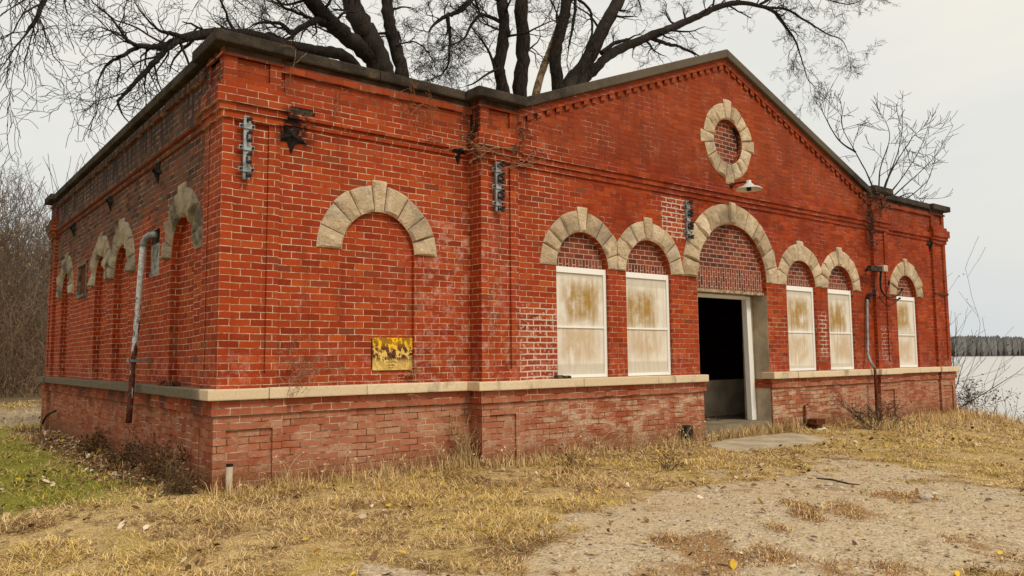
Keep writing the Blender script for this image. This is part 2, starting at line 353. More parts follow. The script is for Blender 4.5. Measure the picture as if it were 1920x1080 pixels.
def M_pane(g):      # weathered fibreglass sheet with brown water stains
    o = g.attr('uv2')[1]; q = g.sep(o); P = g.geo()['Position']
    up = q[2]; rv = g.attr('tone')[2]; u = g.m('ADD', q[0], g.m('MULTIPLY', g.m('SUBTRACT', rv, .5), .28)); v = g.m('ADD', q[1], g.m('MULTIPLY', g.m('SUBTRACT', g.m('FRACT', g.m('MULTIPLY', rv, 7.3)), .6), .4))
    n = g.noise(P, 3.1, 4, .55); n2 = g.noise(g.scl(P, (11, 11, 1.5)), 1.3, 5, .6); n3 = g.noise(P, 24, 4, .6)
    du = g.m('ABSOLUTE', g.m('SUBTRACT', u, .5)); dv = g.m('ABSOLUTE', g.m('SUBTRACT', v, .5))
    inr = g.m('MULTIPLY', g.ss(g.m('ADD', du, g.m('MULTIPLY', g.m('SUBTRACT', n, .5), .5)), .52, .22), g.ss(g.m('ADD', dv, g.m('MULTIPLY', g.m('SUBTRACT', n, .5), .55)), .56, .2))
    a = g.m('MULTIPLY', inr, g.ss(g.m('ADD', n, g.m('ADD', g.m('MULTIPLY', n2, .55), g.m('MULTIPLY', n3, .22))), .54, 1.02))
    col = g.mix(g.ss(n2, .35, .7), (.76, .70, .60), (.64, .57, .47))
    col = g.mix(g.m('MULTIPLY', g.ss(n, .45, .7), .5), col, (.76, .72, .63))
    st = g.mix(up, (.47, .28, .10), (.36, .21, .045))
    col = g.mix(g.m('MULTIPLY', a, g.m('ADD', .62, g.m('MULTIPLY', up, .38))), col, st)
    col = g.mix(g.m('MULTIPLY', g.ss(dv, .44, .5), .5), col, (.46, .39, .29))
    return {'Base Color': col, 'Roughness': .45, 'Normal': g.bump(n2, .15, .004)}
def M_whitewood(g):
    P = g.geo()['Position']; n = g.noise(g.scl(P, (30, 30, 5)), 1.4, 5, .7)
    col = g.mix(g.ss(n, .60, .80), (.84, .82, .76), (.50, .43, .33))
    return {'Base Color': col, 'Roughness': .6, 'Normal': g.bump(n, .3, .003)}
def M_sign(g):
    o = g.attr('uv2')[1]; q = g.sep(o); u, v = q[0], q[1]
    n = g.noise(g.scl(o, (1.3, 1, 1)), 3.4, 6, .72); n2 = g.noise(g.scl(o, (8, 3, 1)), 1.6, 5, .7)
    band = g.m('MULTIPLY', g.m('ADD', .35, g.m('MULTIPLY', g.ss(v, .22, .40), .65)), g.m('ADD', .72, g.m('MULTIPLY', g.ss(v, .9, .62), .28)))
    k = g.m('MULTIPLY', g.ss(g.m('ADD', g.m('MULTIPLY', n, .6), g.m('MULTIPLY', n2, .55)), .53, .585), band)
    edge = g.m('MAXIMUM', g.ss(g.m('ABSOLUTE', g.m('SUBTRACT', u, .5)), .485, .495), g.ss(g.m('ABSOLUTE', g.m('SUBTRACT', v, .5)), .482, .495))
    yel = g.mix(g.ss(g.m('ADD', v, g.m('MULTIPLY', n, .5)), .65, 1.1), (.74, .50, .14), (.86, .47, .010))
    rst = g.mix(g.ss(n2, .4, .65), (.030, .010, .008), (.15, .045, .02))
    return {'Base Color': g.mix(g.m('MAXIMUM', k, edge), yel, rst), 'Roughness': .6}
def M_concrete(c):
    def f(g):
        P = g.geo()['Position']; n = g.noise(P, 2.4, 6, .65); n2 = g.noise(P, 70, 3, .6)
        col = g.mix(g.ss(n, .34, .68), tuple(x*.62 for x in c), c)
        col = g.mix(g.m('MULTIPLY', g.ss(n2, .55, .75), .4), col, tuple(x*.5 for x in c))
        return {'Base Color': col, 'Roughness': .93, 'Normal': g.bump(n2, .5, .006)}
    return f
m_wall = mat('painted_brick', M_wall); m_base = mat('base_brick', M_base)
m_fill = mat('infill_brick', infill(False)); m_sold = mat('soldier_brick', infill(True))
m_stone = mat('rock_faced_limestone', stone((.62, .465, .29), (.82, .655, .45), (.17, .135, .10), .5))
m_stoneS = mat('grey_weathered_limestone', stone((.38, .315, .225), (.56, .475, .345), (.06, .052, .043), .8))
m_cop = mat('coping_concrete', M_coping); m_sill = mat('sill_stone', M_sill)
m_greywood = mat('weathered_grey_wood', plain((.20, .17, .13), .9, 0, .5, 12, .4))
m_white = mat('white_painted_wood', M_whitewood); m_pane = mat('stained_panel', M_pane)
m_conc = mat('concrete', M_concrete((.56, .45, .32))); m_step = mat('step_concrete', M_concrete((.30, .235, .15))); m_slab = mat('slab_concrete', M_concrete((.54, .44, .30)))
m_dark = mat('interior_plaster', plain((.16, .14, .11), .95)); m_roof = mat('roofing_felt', plain((.05, .05, .05), .95))
m_galv = mat('galvanised_steel', plain((.30, .32, .32), .55, .35, .3)); m_iron = mat('cast_iron', plain((.022, .018, .016), .7, .2, .4))
m_insul = mat('dark_porcelain', plain((.02, .018, .018), .3)); m_rust = mat('rust', M_rust); m_pipe = mat('peeling_pipe', M_pipe)
m_oldwood = mat('old_wood', plain((.06, .045, .032), .9, 0, .5, 14)); m_enamel = mat('white_enamel', plain((.62, .60, .55), .35, 0, .15))
m_lens = mat('lamp_inside', plain((.35, .32, .26), .4)); m_cable = mat('black_cable', plain((.02, .017, .015), .6))
m_sign = mat('yellow_rusted_enamel', M_sign); m_ink = mat('black_lettering', plain((.05, .03, .02), .7))
m_cement = mat('cement_board', plain((.30, .29, .26), .9, 0, .45, 11, .4)); m_mort = mat('stone_joint_mortar', plain((.11, .08, .055), .95))
# ================================================================== BUILDING
house = thing('pump_house', 'old red brick waterside building with pale stone arches, boarded windows and an open doorway', 'building')
def FR(Y): return lambda u, v, d: (u, Y+d, v)      # facing the viewer
def SD(X): return lambda u, v, d: (X+d, u, v)      # facing left
def panel(mb, outer, holes, mp, depth):
    rings = [[Vector((p[0], p[1], 0)) for p in r] for r in [outer]+holes]
    flat = [p for r in rings for p in r]
    mb.add([mp(p.x, p.y, 0) for p in flat], [tuple(t) for t in tessellate_polygon(rings)])
    for h in holes:
        n = len(h)
        mb.add([mp(p[0], p[1], 0) for p in h]+[mp(p[0], p[1], depth) for p in h], [(i, (i+1) % n, (i+1) % n+n, i+n) for i in range(n)])
def rect(a, b, c, d): return [(a, c), (b, c), (b, d), (a, d)]
def archpoly(c, r, zb, zs=2.67, n=20):
    return [(c-r, zb), (c+r, zb)]+[(c+r*math.cos(PI*k/n), zs+r*math.sin(PI*k/n)) for k in range(n+1)]
def backing(mb, poly, mp, d, z0=-9, z1=9):
    q = [(u, min(max(v, z0), z1)) for u, v in poly]
    mb.add([mp(u, v, d) for u, v in q], [tuple(range(len(q)))])
def tone_islands(o, seed=0):
    me = o.data; n = len(me.vertices); par = list(range(n))
    def fd(a):
        while par[a] != a: par[a] = par[par[a]]; a = par[a]
        return a
    for e in me.edges:
        a, b = fd(e.vertices[0]), fd(e.vertices[1])
        if a != b: par[a] = b
    rr = random.Random(seed+5); val = {}
    at = me.attributes.new('tone', 'FLOAT', 'POINT')
    at.data.foreach_set('value', [val.setdefault(fd(i), rr.random()) for i in range(n)])
YG, YP, YW, YC = -.13, -.20, .06, 0.            # gable wall, middle pilasters, wing panels, corner pilasters
PLX, PRX = (3.315, 3.94), (13.56, 14.17)
XE = 17.43
WINS = [(5.20, .52, YG), (6.62, .52, YG), (10.88, .49, YG), (12.29, .48, YG), (15.46, .48, YW)]
DC, DR, ZS = 8.78, .98, 2.67
SARC = [(1.56, .48), (4.72, .49), (6.19, .47), (9.41, .47)]
OC = (8.76, 5.125)
ap = W(1364, 91.5, -.25); jl = W(978, 183, -.25); jr = W(1631, 349, -.25)
AX, AZ = ap[0], ap[2]; ZT = 4.93
SLL = (AZ-jl[2])/(AX-jl[0]); SLR = (AZ-jr[2])/(jr[0]-AX)
def rake(x, off=0): return AZ-off-(SLL*(AX-x) if x < AX else SLR*(x-AX))
# ---- wall faces
wl = MB()
panel(wl, rect(.6, 3.4, .9, 4.8), [archpoly(1.95, .5, 1.063)], FR(YW), .05)
backing(wl, archpoly(1.95, .53, 1.03), FR(YW), .05)
panel(wl, rect(14.0, 16.8, .9, 4.8), [archpoly(15.46, .48, 1.063)], FR(YW), .12)
gp = [(3.7, .9), (7.80, .9), (7.80, 2.67)]
darc = [(DC-DR*math.cos(PI*k/28), ZS+DR*math.sin(PI*k/28)) for k in range(29)]
gp = [(3.7, .9), (DC-DR, .9)]+darc+[(DC+DR, .9), (13.7, .9), (13.7, rake(13.7, .1)), (AX, AZ-.1), (3.7, rake(3.7, .1))]
ring = [(DC-DR, .9)]+darc+[(DC+DR, .9)]
wl.add([(u, YG+d, v) for d in (0, .11) for u, v in ring], [(i, i+1, i+1+len(ring), i+len(ring)) for i in range(len(ring)-1)])
ocirc = [(OC[0]+.40*math.cos(2*PI*k/28), OC[1]+.40*math.sin(2*PI*k/28)) for k in range(28)]
holes = [archpoly(c, r, 1.063) for c, r, y in WINS[:4]]+[ocirc]
panel(wl, gp, holes[:4]+[ocirc], FR(YG), .11) if False else None
panel(wl, gp, holes, FR(YG), .11)
def pil(mb, x0, x1, y0, y1, z0, z1, slots, sd=.032, left=True):
    panel(mb, rect(x0, x1, z0, z1), slots, FR(y0), sd)
    for s in slots: backing(mb, s, FR(y0), sd)
    mb.add([(x0, y0, z0), (x0, y1, z0), (x0, y1, z1), (x0, y0, z1)], [(0, 1, 2, 3)]) if left else None
    mb.add([(x1, y0, z0), (x1, y1, z0), (x1, y1, z1), (x1, y0, z1)], [(0, 1, 2, 3)])
def pil_side(mb, y0, y1, x0, x1, z0, z1, slots, sd=.02):
    panel(mb, rect(y0, y1, z0, z1), slots, SD(x0), sd)
    for s in slots: backing(mb, s, SD(x0), sd)
    mb.add([(x0, y1, z0), (x1, y1, z0), (x1, y1, z1), (x0, y1, z1)], [(0, 1, 2, 3)])
    mb.add([(x0, y0, z0), (x1, y0, z0), (x1, y0, z1), (x0, y0, z1)], [(0, 1, 2, 3)]) if y0 > .3 else None
slot = lambda a, b: [rect(a, b, 1.22, 3.99), rect(a+.02, b, 4.48, 4.70)]
pil(wl, 0, .65, YC, .2, .9, 4.8, slot(.13, .52), left=False)
pil(wl, *PLX, YP, .2, .9, 4.8, slot(PLX[0]+.125, PLX[1]-.13))
pil(wl, *PRX, YP, .2, .9, 4.8, slot(PRX[0]+.125, PRX[1]-.13))
pil(wl, 16.76, XE, YC, .2, .9, 4.8, slot(16.89, 17.3))
# corbelled bands: (z0, z1, projection)
STEP = [(4.05, 4.125, .03), (4.128, 4.25, .07), (4.253, 4.64, .022), (4.643, 4.738, .065), (4.741, 4.80, .03)]
CAPS = [(4.01, 4.085, .028), (4.088, 4.165, .056), (4.168, 4.33, .088), (4.333, 4.405, .045), (4.70, 4.738, .025)]
for i, (a, b, p) in enumerate(STEP):
    x0 = .65
    if i == 1:
        wl.box(.65, .71, YW-p, .2, a, b); wl.box(.71, 1.06, YW-p, .2, a, 4.19); wl.box(1.06, 3.315, YW-p, .2, a, b)
    elif i == 2: wl.box(.71, 3.315, YW-p, .2, a+.03, b); wl.box(1.06, 3.0, YW-p+.001, .2, a, a+.03); wl.box(3.0, 3.315, YW-p+.001, .2, a, a+.03)
    else: wl.box(x0, 3.315, YW-p, .2, a, b)
    wl.box(PRX[1], 16.76, YW-p, .2, a, b)
for a, b, p in CAPS:
    wl.box(-p, .65+p, YC-p, .65+p, a, b)
    wl.box(PLX[0]-p, PLX[1]+p*.5, YP-p, .2, a, b); wl.box(PRX[0]-p, PRX[1]+p, YP-p, .2, a, b)
    wl.box(16.76-p, XE+p, YC-p, .3, a, b)
for a, b, p in ((4.0, 4.075, .026), (4.078, 4.155, .052), (4.158, 4.235, .08)):
    wl.box(PLX[1], PRX[0], YG-p, .0, a, b)
wl.prism([(YG-.08, 4.2352), (YG-.012, 4.275), (.0, 4.275), (.0, 4.2352)], 'x', PLX[1], PRX[0])
# rake course and dentils under the gable coping
def rakeband(mb, xa, xb, o0, o1, y0, y1):
    mb.prism([(xa, rake(xa, o1)), (xb, rake(xb, o1)), (xb, rake(xb, o0)), (xa, rake(xa, o0))], 'y', y0, y1)
for (xa, xb) in ((PLX[1]-.02, AX), (AX, PRX[0]+.1)):
    rakeband(wl, xa, xb, .15, .262, YG-.045, .0)
    n = int((xb-xa)/.178)
    for k in range(n):
        x = xa+(k+.25)*(xb-xa)/n
        rakeband(wl, x, x+.105, .264, .335+random.uniform(-.008, .008), YG-.036+random.uniform(-.006, .006), .0)
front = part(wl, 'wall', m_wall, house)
# ---- left-hand wall
ws = MB()
HB, HW = rect(2.62, 3.28, 2.52, 3.15), rect(7.30, 8.15, 2.535, 3.18)
panel(ws, rect(.55, 10.7, .9, 4.8), [archpoly(c, r, 1.063) for c, r in SARC]+[HB, HW], SD(.06), .10)
for c, r in SARC: backing(ws, archpoly(c, r+.04, 1.03), SD(.06), .10)
pil_side(ws, 0, .6, 0, .3, .9, 4.8, [rect(.42, .46, 1.22, 3.99), rect(.15, .47, 4.48, 4.70)], .03)
pil_side(ws, 10.6, 11.15, 0, .3, .9, 4.8, [rect(10.72, 11.02, 1.22, 3.99)])
for a, b, p in STEP: ws.box(.06-p, .25, .6, 10.6, a, b)
for a, b, p in CAPS: ws.box(-p, .25, 10.6-p, 11.15+p, a, b)
ws.box(.02, XE-.02, 11.0, 11.14, -.5, 4.8); ws.box(XE-.14, XE-.003, .05, 11.0, -.5, 4.8)
part(ws, 'wall', m_wall, house)
# ---- plinth
b = MB()
def base_front(x0, x1, y, z1=.944, panel_=None, band=.034, left=True, lx=None):
    if panel_:
        pil(b, x0, x1, y, .3, -.6, .786, [rect(panel_[0], panel_[1], .02, .63)], .03, left)
    else: b.box(x0, x1, y, .3, -.6, .786)
    b.box(x0-(band if left else 0), x1+band*.99, y-band, .3, .787, .868)
    b.box(x0-(band-.008 if left else 0), x1+band*.9, y-band+.008, .3, .8682, .944)
base_front(-.0405, .71, -.04, panel_=(.09, .60), left=False)
base_front(.71, 3.28, .015)
base_front(3.28, 3.99, -.24, panel_=(3.41, 3.84))
base_front(3.99, 7.84, -.165)
base_front(9.76, 13.50, -.165)
base_front(13.50, 14.22, -.24, panel_=(13.64, 14.08))
base_front(14.22, 16.72, .015)
base_front(16.72, XE+.04, -.04, panel_=(16.85, XE-.1))
pil_side(b, -.04, .66, -.04, .3, -.6, .786, [rect(.40, .44, -.1, .63)], .03)
b.box(.02, .3, .66, 10.56, -.6, .786)
pil_side(b, 10.56, 11.2, -.04, .3, -.6, .786, [rect(10.7, 11.06, .02, .63)])
for x, y0, y1 in ((-.04, -.04, .66), (.02, .66, 10.56), (-.04, 10.56, 11.2)):
    b.box(x-.034, .3, y0 if y0 > 0 else -.0705, y1, .787, .868); b.box(x-.026, .3, y0 if y0 > 0 else -.0625, y1, .8682, .944)
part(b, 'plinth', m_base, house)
# ---- stone sill course
def sill_run(name, segs, seed, z=(.946, 1.066)):
    s = MB()
    rj = random.Random(seed)
    for x0, x1, y0, y1 in segs: a, e = rj.uniform(-.004, .004), rj.uniform(-.006, .006); s.box(x0+(e if y1-y0 > .6 else 0), x1, y0+(e if x1-x0 > .6 else 0), y1, z[0]+.002, z[1]+a)
    o = part(s, name, m_sill, house, bevel=.014); tone_islands(o, seed); return o
sill_run('sill', [(-.13, .52, -.13, .30), (.525, .93, -.13, .25), (.935, 1.72, -.09, .3), (1.725, 3.17, -.09, .3), (3.175, 4.05, -.33, .1), (4.055, 5.05, -.27, .0), (5.055, 6.62, -.27, .0), (6.625, 6.95, -.27, .0), (6.955, 7.86, -.27, .0)], 1)
sill_run('sill', [(9.70, 10.45, -.27, .0), (10.455, 12.1, -.27, .0), (12.105, 13.4, -.27, .0), (13.405, 14.3, -.33, .1), (14.305, 15.6, -.09, .3), (15.605, 16.62, -.09, .3), (16.625, XE+.13, -.13, .3)], 2)
sy = [.305, 1.5, 2.95, 4.4, 5.9, 7.3, 8.8, 10.5]
sill_run('sill', [(-.09 if a > .4 else -.13, .3, a+.005, b_) for a, b_ in zip(sy, sy[1:])]+[(-.13, .3, 10.505, 11.28)], 3)
# ---- stone arches: one rock-faced block after another
def arch(c, zc, r0, r1, n, mp, mtl, seed, lim=None, a0=0., a1=PI, keys=(), kext=.07, depth=.10, proj=.042, name='stone_arch'):
    rr = np.random.RandomState(seed); s = MB()
    cuts = np.linspace(a0, a1, n+1); cuts[1:-1] += rr.uniform(-.035, .035, n-1)*(a1-a0)/PI
    for k in keys:
        h = .085/((r0+r1)/2)
        cuts[k] = a0+(a1-a0)*(k+.5)/n-h; cuts[k+1] = a0+(a1-a0)*(k+.5)/n+h
    for i in range(n):
        A, B = cuts[i]+.0075/r1, cuts[i+1]-.0075/r1
        R1 = r1+(kext if i in keys else rr.uniform(-.012, .012)); R0 = r0
        na, nr = 11, 11; pts = []; hh = rr.uniform(.7, 1.2); pls = [(rr.uniform(-1.3, 1.3), rr.uniform(-1.3, 1.3), rr.uniform(-.3, .3), rr.uniform(-.3, .3)) for _ in range(5)]; off = rr.rand(3)*40
        tilt = rr.uniform(-.5, .5, 2)
        for a in range(na+1):
            for q in range(nr+1):
                t, w = a/na, q/nr; an = A+(B-A)*t; ra = R0+(R1-R0)*w
                u, v = c+ra*math.cos(an), zc+ra*math.sin(an)
                e = min(min(t, 1-t)*(B-A)*ra, min(w, 1-w)*(R1-R0)); fall = min(1, e/.016)**.6
                nz = float(fnoise(np.array([u*9, v*9, 0])+off, 3)); fac = float(vnoise(np.array([u*4.2, v*4.2, 5])+off))
                hp = min(1., min(.95+gx_*(t-.5-ox)+gy_*(w-.5-oy) for gx_, gy_, ox, oy in pls)); d = -(.008+fall*proj*hh*max(.12, hp+.7*(nz-.5)+.3*(fac-.5)))
                if lim: u = min(max(u, lim[0]), lim[1])
                pts.append(mp(u, v, d))
        m_ = nr+1; fs = [(a*m_+q, (a+1)*m_+q, (a+1)*m_+q+1, a*m_+q+1) for a in range(na) for q in range(nr)]
        ring = [a*m_ for a in range(na+1)]+[na*m_+q for q in range(1, nr+1)]+[a*m_+nr for a in range(na-1, -1, -1)]+[q for q in range(nr-1, 0, -1)]
        base = len(pts); back = []
        for j in ring:
            a, q = divmod(j, m_); an = A+(B-A)*a/na; ra = R0+(R1-R0)*q/nr
            u, v = c+ra*math.cos(an), zc+ra*math.sin(an)
            if lim: u = min(max(u, lim[0]), lim[1])
            back.append(mp(u, v, depth))
        L = len(ring); pts += back
        fs += [(ring[j], ring[(j+1) % L], base+(j+1) % L, base+j) for j in range(L)]
        s.add(pts, fs)
    o = part(s, name, mtl, house); tone_islands(o, seed)
    j = MB(); K = 40; P = []       # mortar bed behind the joints
    for k in range(K+1):
        an = a0+(a1-a0)*k/K
        for ra in (r0+.012, r1-.02):
            u = c+ra*math.cos(an)
            if lim: u = min(max(u, lim[0]), lim[1])
            P.append((u, zc+ra*math.sin(an)))
    j.add([mp(u, v, -.006) for u, v in P]+[mp(u, v, .09) for u, v in P], [(2*k, 2*k+1, 2*k+3, 2*k+2) for k in range(K)]+[(2*k, 2*k+2, 2*K+4+2*k, 2*K+2+2*k) for k in range(K)])
    q = part(j, 'joint_mortar', m_mort, o); return o
arch(1.95, ZS, .5, .825, 9, FR(YW), m_stone, 11, keys=(4,), depth=.06)
arch(5.20, ZS, .52, .825, 9, FR(YG), m_stone, 12, (0, 5.908), keys=(4,))
arch(6.62, ZS, .52, .815, 9, FR(YG), m_stone, 13, (5.914, 7.418), keys=(4,))
arch(DC, ZS, DR, DR+.375, 13, FR(YG), m_stone, 14, (7.424, 10.108), keys=(6,), kext=.03, proj=.065)
arch(10.88, ZS, .49, .80, 9, FR(YG), m_stone, 15, (10.114, 11.582), keys=(4,))
arch(12.29, ZS, .48, .79, 9, FR(YG), m_stone, 16, (11.588, 20), keys=(4,))
arch(15.46, ZS, .48, .80, 9, FR(YW), m_stone, 17, keys=(4,))
for k, (c, r) in enumerate(SARC):
    lim = [None, (0, 5.448), (5.454, 20), None][k]
    arch(c, ZS, r, r+.35, 9, SD(.06), m_stoneS, 21+k, lim, keys=(4,), proj=.07, depth=.10)
arch(OC[0], OC[1], .40, .675, 16, FR(YG), m_stone, 31, a0=PI/2-PI/16, a1=2.5*PI-PI/16, keys=(0, 4, 8, 12), kext=.085, name='stone_ring')
m_lint = mat('pale_lintel_wood', plain((.36, .27, .17), .9, 0, .4, 12, .4))
# ---- brick filling of arches and round opening
for c, r, y in WINS: f = MB(); backing(f, archpoly(c, r+.03, 2.72), FR(y), .105); part(f, 'arch_filling', m_fill, house)
f = MB(); backing(f, [(OC[0]+.44*math.cos(2*PI*k/28), OC[1]+.44*math.sin(2*PI*k/28)) for k in range(28)], FR(YG), .10); part(f, 'round_filling', m_fill, house)
f = MB(); backing(f, archpoly(DC, DR+.03, 2.862, n=28), FR(YG), .085)
part(f, 'arch_filling', m_fill, house)
for c, r, y in WINS: f = MB(); f.add([(c-r-.03, y+.1, 2.66), (c+r+.03, y+.1, 2.66), (c+r+.03, y+.1, 2.80), (c-r-.03, y+.1, 2.80)], [(0, 1, 2, 3)]); part(f, 'soldier_course', m_sold, house)
f = MB(); f.box(DC-DR-.03, DC+DR+.03, YG+.078, YG+.3, 2.502, 2.87)
part(f, 'soldier_course', m_sold, house)
f = MB(); f.box(DC-DR, DC+DR, YG+.06, YG+.3, 2.45, 2.50); part(f, 'door_lintel', m_lint, house)
# ---- windows
def pane(name, x0, x1, z0, z1, y, up, root):
    s = MB(); n = 6
    s.box(x0, x1, y, y+.01, z0, z1); o = part(s, name, m_pane, root)
    me = o.data; a = me.attributes.new('uv2', 'FLOAT_VECTOR', 'POINT')
    a.data.foreach_set('vector', [q for v in me.vertices for q in ((v.co.x-x0)/(x1-x0), (v.co.z-z0)/(z1-z0), up)])
    tv = random.random(); me.attributes.new('tone', 'FLOAT', 'POINT').data.foreach_set('value', [tv]*len(me.vertices))
    return o
for i, (c, r, y) in enumerate(WINS):
    x0, x1 = c-r+.004, c+r-.004; yb = y+.05; zt = 2.672; zb = 1.072; zm = 1.80
    s = MB(); w = .045
    s.box(x0, x0+w*.5, yb, yb+.06, zb, zt); s.box(x1-w*1.15, x1, yb, yb+.06, zb, zt)
    s.box(x0+w*.5, x1-w*1.15, yb, yb+.06, zt-.085, zt-.002); s.box(x0+w*.5, x1-w*1.15, yb, yb+.06, zb+.002, zb+.05)
    win = part(s, 'window', m_white, house)
    a, d = x0+w*.5, x1-w*1.15
    pane('window_panel', a, d, zm+.012, zt-.087, yb+.022, 1., win); pane('window_panel', a, d, zb+.052, zm-.012, yb+.022, 0., win)
    s = MB(); s.box(a, d, yb+.004, yb+.05, zm-.0115, zm+.0115); part(s, 'glazing_bar', m_white, win)
# small framed opening and patched vent on the left-hand wall
s = MB()
y0, y1, z0, z1 = 7.30, 8.15, 2.535, 3.18
s.box(.03, .10, y0, y0+.05, z0, z1); s.box(.03, .10, y1-.05, y1, z0, z1); s.box(.03, .10, y0+.05, y1-.05, z1-.05, z1-.002); s.box(.02, .10, y0+.05, y1-.05, z0+.002, z0+.06)
win = part(s, 'window', m_greywood, house); tag(win, 'small wooden frame filled with brown rusted sheet')
s = MB(); s.box(.085, .1, y0+.05, y1-.05, z0+.06, z1-.05); part(s, 'window_panel', m_rust, win)
s = MB(); s.box(.12, .16, 2.6, 3.3, 2.5, 2.98); s.box(.10, .16, 2.6, 3.3, 2.50, 2.60); part(s, 'patched_opening', m_cement, house)
s = MB(); s.box(.13, .17, 2.6, 3.3, 2.981, 3.2); part(s, 'opening_recess', m_oldwood, house)
# ---- doorway
s = MB(); xr = DC+DR
s.box(xr-.004, xr+.10, YG+.002, .42, .20, 2.449); tag(part(s, 'door_reveal', m_conc, house), 'cracked grey concrete side of the doorway')
s = MB(); s.box(DC-DR-.1, DC-DR+.004, YG+.002, .42, .20, 2.449); part(s, 'door_reveal', m_conc, house)
s = MB(); s.box(7.845, 9.755, -.13, .6, -.5, .205); part(s, 'threshold', m_step, house)
s = MB()
s.add([(9.60, .16, .21), (9.735, .16, .21), (9.735, .26, .21), (9.60, .26, .21), (9.54, .16, 2.44), (9.66, .16, 2.44), (9.66, .26, 2.44), (9.54, .26, 2.44)], [(0, 3, 2, 1), (4, 5, 6, 7), (0, 1, 5, 4), (1, 2, 6, 5), (2, 3, 7, 6), (3, 0, 4, 7)])
df = part(s, 'door_frame', m_white, house)
s = MB(); s.box(DC-DR+.01, 9.538, .17, .25, 2.385, 2.446); part(s, 'head_rail', m_white, df); s = MB(); s.box(9.665, xr-.01, .18, .25, .21, 2.44); part(s, 'frame_lining', m_conc, df)
# ---- inside (dark)
s = MB(); s.box(.3, XE-.15, .43, 10.99, .1, .2); part(s, 'inner_floor', m_dark, house)
zi = W(1365, 712, 1.3)[2]; s = MB(); s.box(7.0, 13.0, 1.3, 1.5, .2, zi); part(s, 'inner_wall', m_conc, house)
s = MB()
s.box(.31, 7.75, .30, .42, .2, 4.6); s.box(9.865, XE-.15, .30, .42, .2, 4.6); s.box(7.75, 9.865, .30, .42, 2.46, 4.6); s.box(.30, .34, .43, 10.98, .2, 4.6)
part(s, 'inner_lining', m_dark, house)
s = MB(); s.box(.2, XE-.1, .21, 10.99, 4.601, 4.66)
s.add([(3.6, .05, 4.7), (AX, .05, AZ-.25), (13.9, .05, 4.7), (3.6, 11, 4.7), (AX, 11, AZ-.25), (13.9, 11, 4.7)], [(0, 1, 4, 3), (1, 2, 5, 4), (3, 4, 5)])
part(s, 'roof', m_roof, house)
# ---- copings
def coping(blocks, seed, bev=.022):
    s = MB()
    for q in blocks: s.box(*q)
    o = part(s, 'coping', m_cop, house, bevel=bev); return o
Z0, Z1 = 4.802, ZT
coping([(-.13, .76, -.13, .75, Z0, Z1+.004), (.765, 1.9, -.05, .4, Z0, Z1), (1.905, 3.18, -.05, .4, Z0, Z1), (3.19, 4.02, -.34, .4, Z0, Z1+.004)], 1)
coping([(-.06, .4, a, b_-.005, Z0, Z1) for a, b_ in zip((.755, 2.4, 4.1, 5.8, 7.5, 9.1), (2.4, 4.1, 5.8, 7.5, 9.1, 10.5))]+[(-.13, .4, 10.5, 11.3, Z0, Z1+.003)], 2)
coping([(13.5, 14.28, -.34, .4, Z0, Z1+.004), (14.285, 16.64, -.05, .4, Z0, Z1), (16.645, XE+.12, -.13, .4, Z0, Z1+.004), (XE-.3, XE+.06, .405, 11.2, Z0, Z1)], 3)
for xa, xb in ((3.93, AX), (AX, 13.62)):
    s = MB(); s.prism([(xa, rake(xa, .148)), (xb, rake(xb, .148)), (xb, rake(xb)), (xa, rake(xa))], 'y', -.25, .35); part(s, 'coping', m_cop, house, bevel=.018)
# broken-out brick above the first star
s = MB(); s.box(.713, 1.058, .05, .08, 4.192, 4.283); part(s, 'wall_hole', m_oldwood, house)
# ================================================================== GROUND, WATER, FAR SHORE
def inside(px, py, poly):
    r = np.zeros(px.shape, bool); n = len(poly)
    for i in range(n):
        x0, y0 = poly[i]; x1, y1 = poly[(i+1) % n]
        c = ((y0 > py) != (y1 > py)) & (px < (x1-x0)*(py-y0)/(y1-y0+1e-12)+x0); r ^= c
    return r
def pdist(px, py, poly):        # signed distance, positive inside
    d = np.full(px.shape, 1e9); n = len(poly)
    for i in range(n):
        x0, y0 = poly[i]; x1, y1 = poly[(i+1) % n]; ex, ey = x1-x0, y1-y0
        t = np.clip(((px-x0)*ex+(py-y0)*ey)/(ex*ex+ey*ey), 0, 1)
        d = np.minimum(d, np.hypot(px-x0-t*ex, py-y0-t*ey))
    return np.where(inside(px, py, poly), d, -d)
def gz(x, y):
    x = np.asarray(x, float); y = np.asarray(y, float)
    z = -.036*np.clip(-y-.15, 0, 8.5)-.02*np.clip(-x-.3, 0, 20)
    t = .8*x-.6*y-14.5
    z = z-np.minimum(.32*np.log1p(np.exp(np.clip(t*1.6, -30, 30)))/1.6, 4.0)
    z = z+.05*(fnoise(np.stack([x*.9, y*.9, x*0], -1), 2)-.5)*np.clip((np.abs(x)+np.abs(y))/1, 0, 1)
    return z
def gpx(a, b_):
    z = -.15
    for _ in range(6): p = WZ(a, b_, z); z = .5*z+.5*float(gz(p[0], p[1]))
    return p
def edge(pts): return [tuple(gpx(a, b_)[:2]) for a, b_ in pts]
GRAV = edge([(800, 1090), (860, 1058), (1000, 1006), (1120, 962), (1270, 922), (1400, 898), (1480, 880), (1560, 863), (1690, 862), (1760, 905), (1930, 925), (2050, 930), (2050, 1090)])
GRAV = GRAV+[(6.5, -9.5), (-.6, -9.5), (-.3, -5.9)]
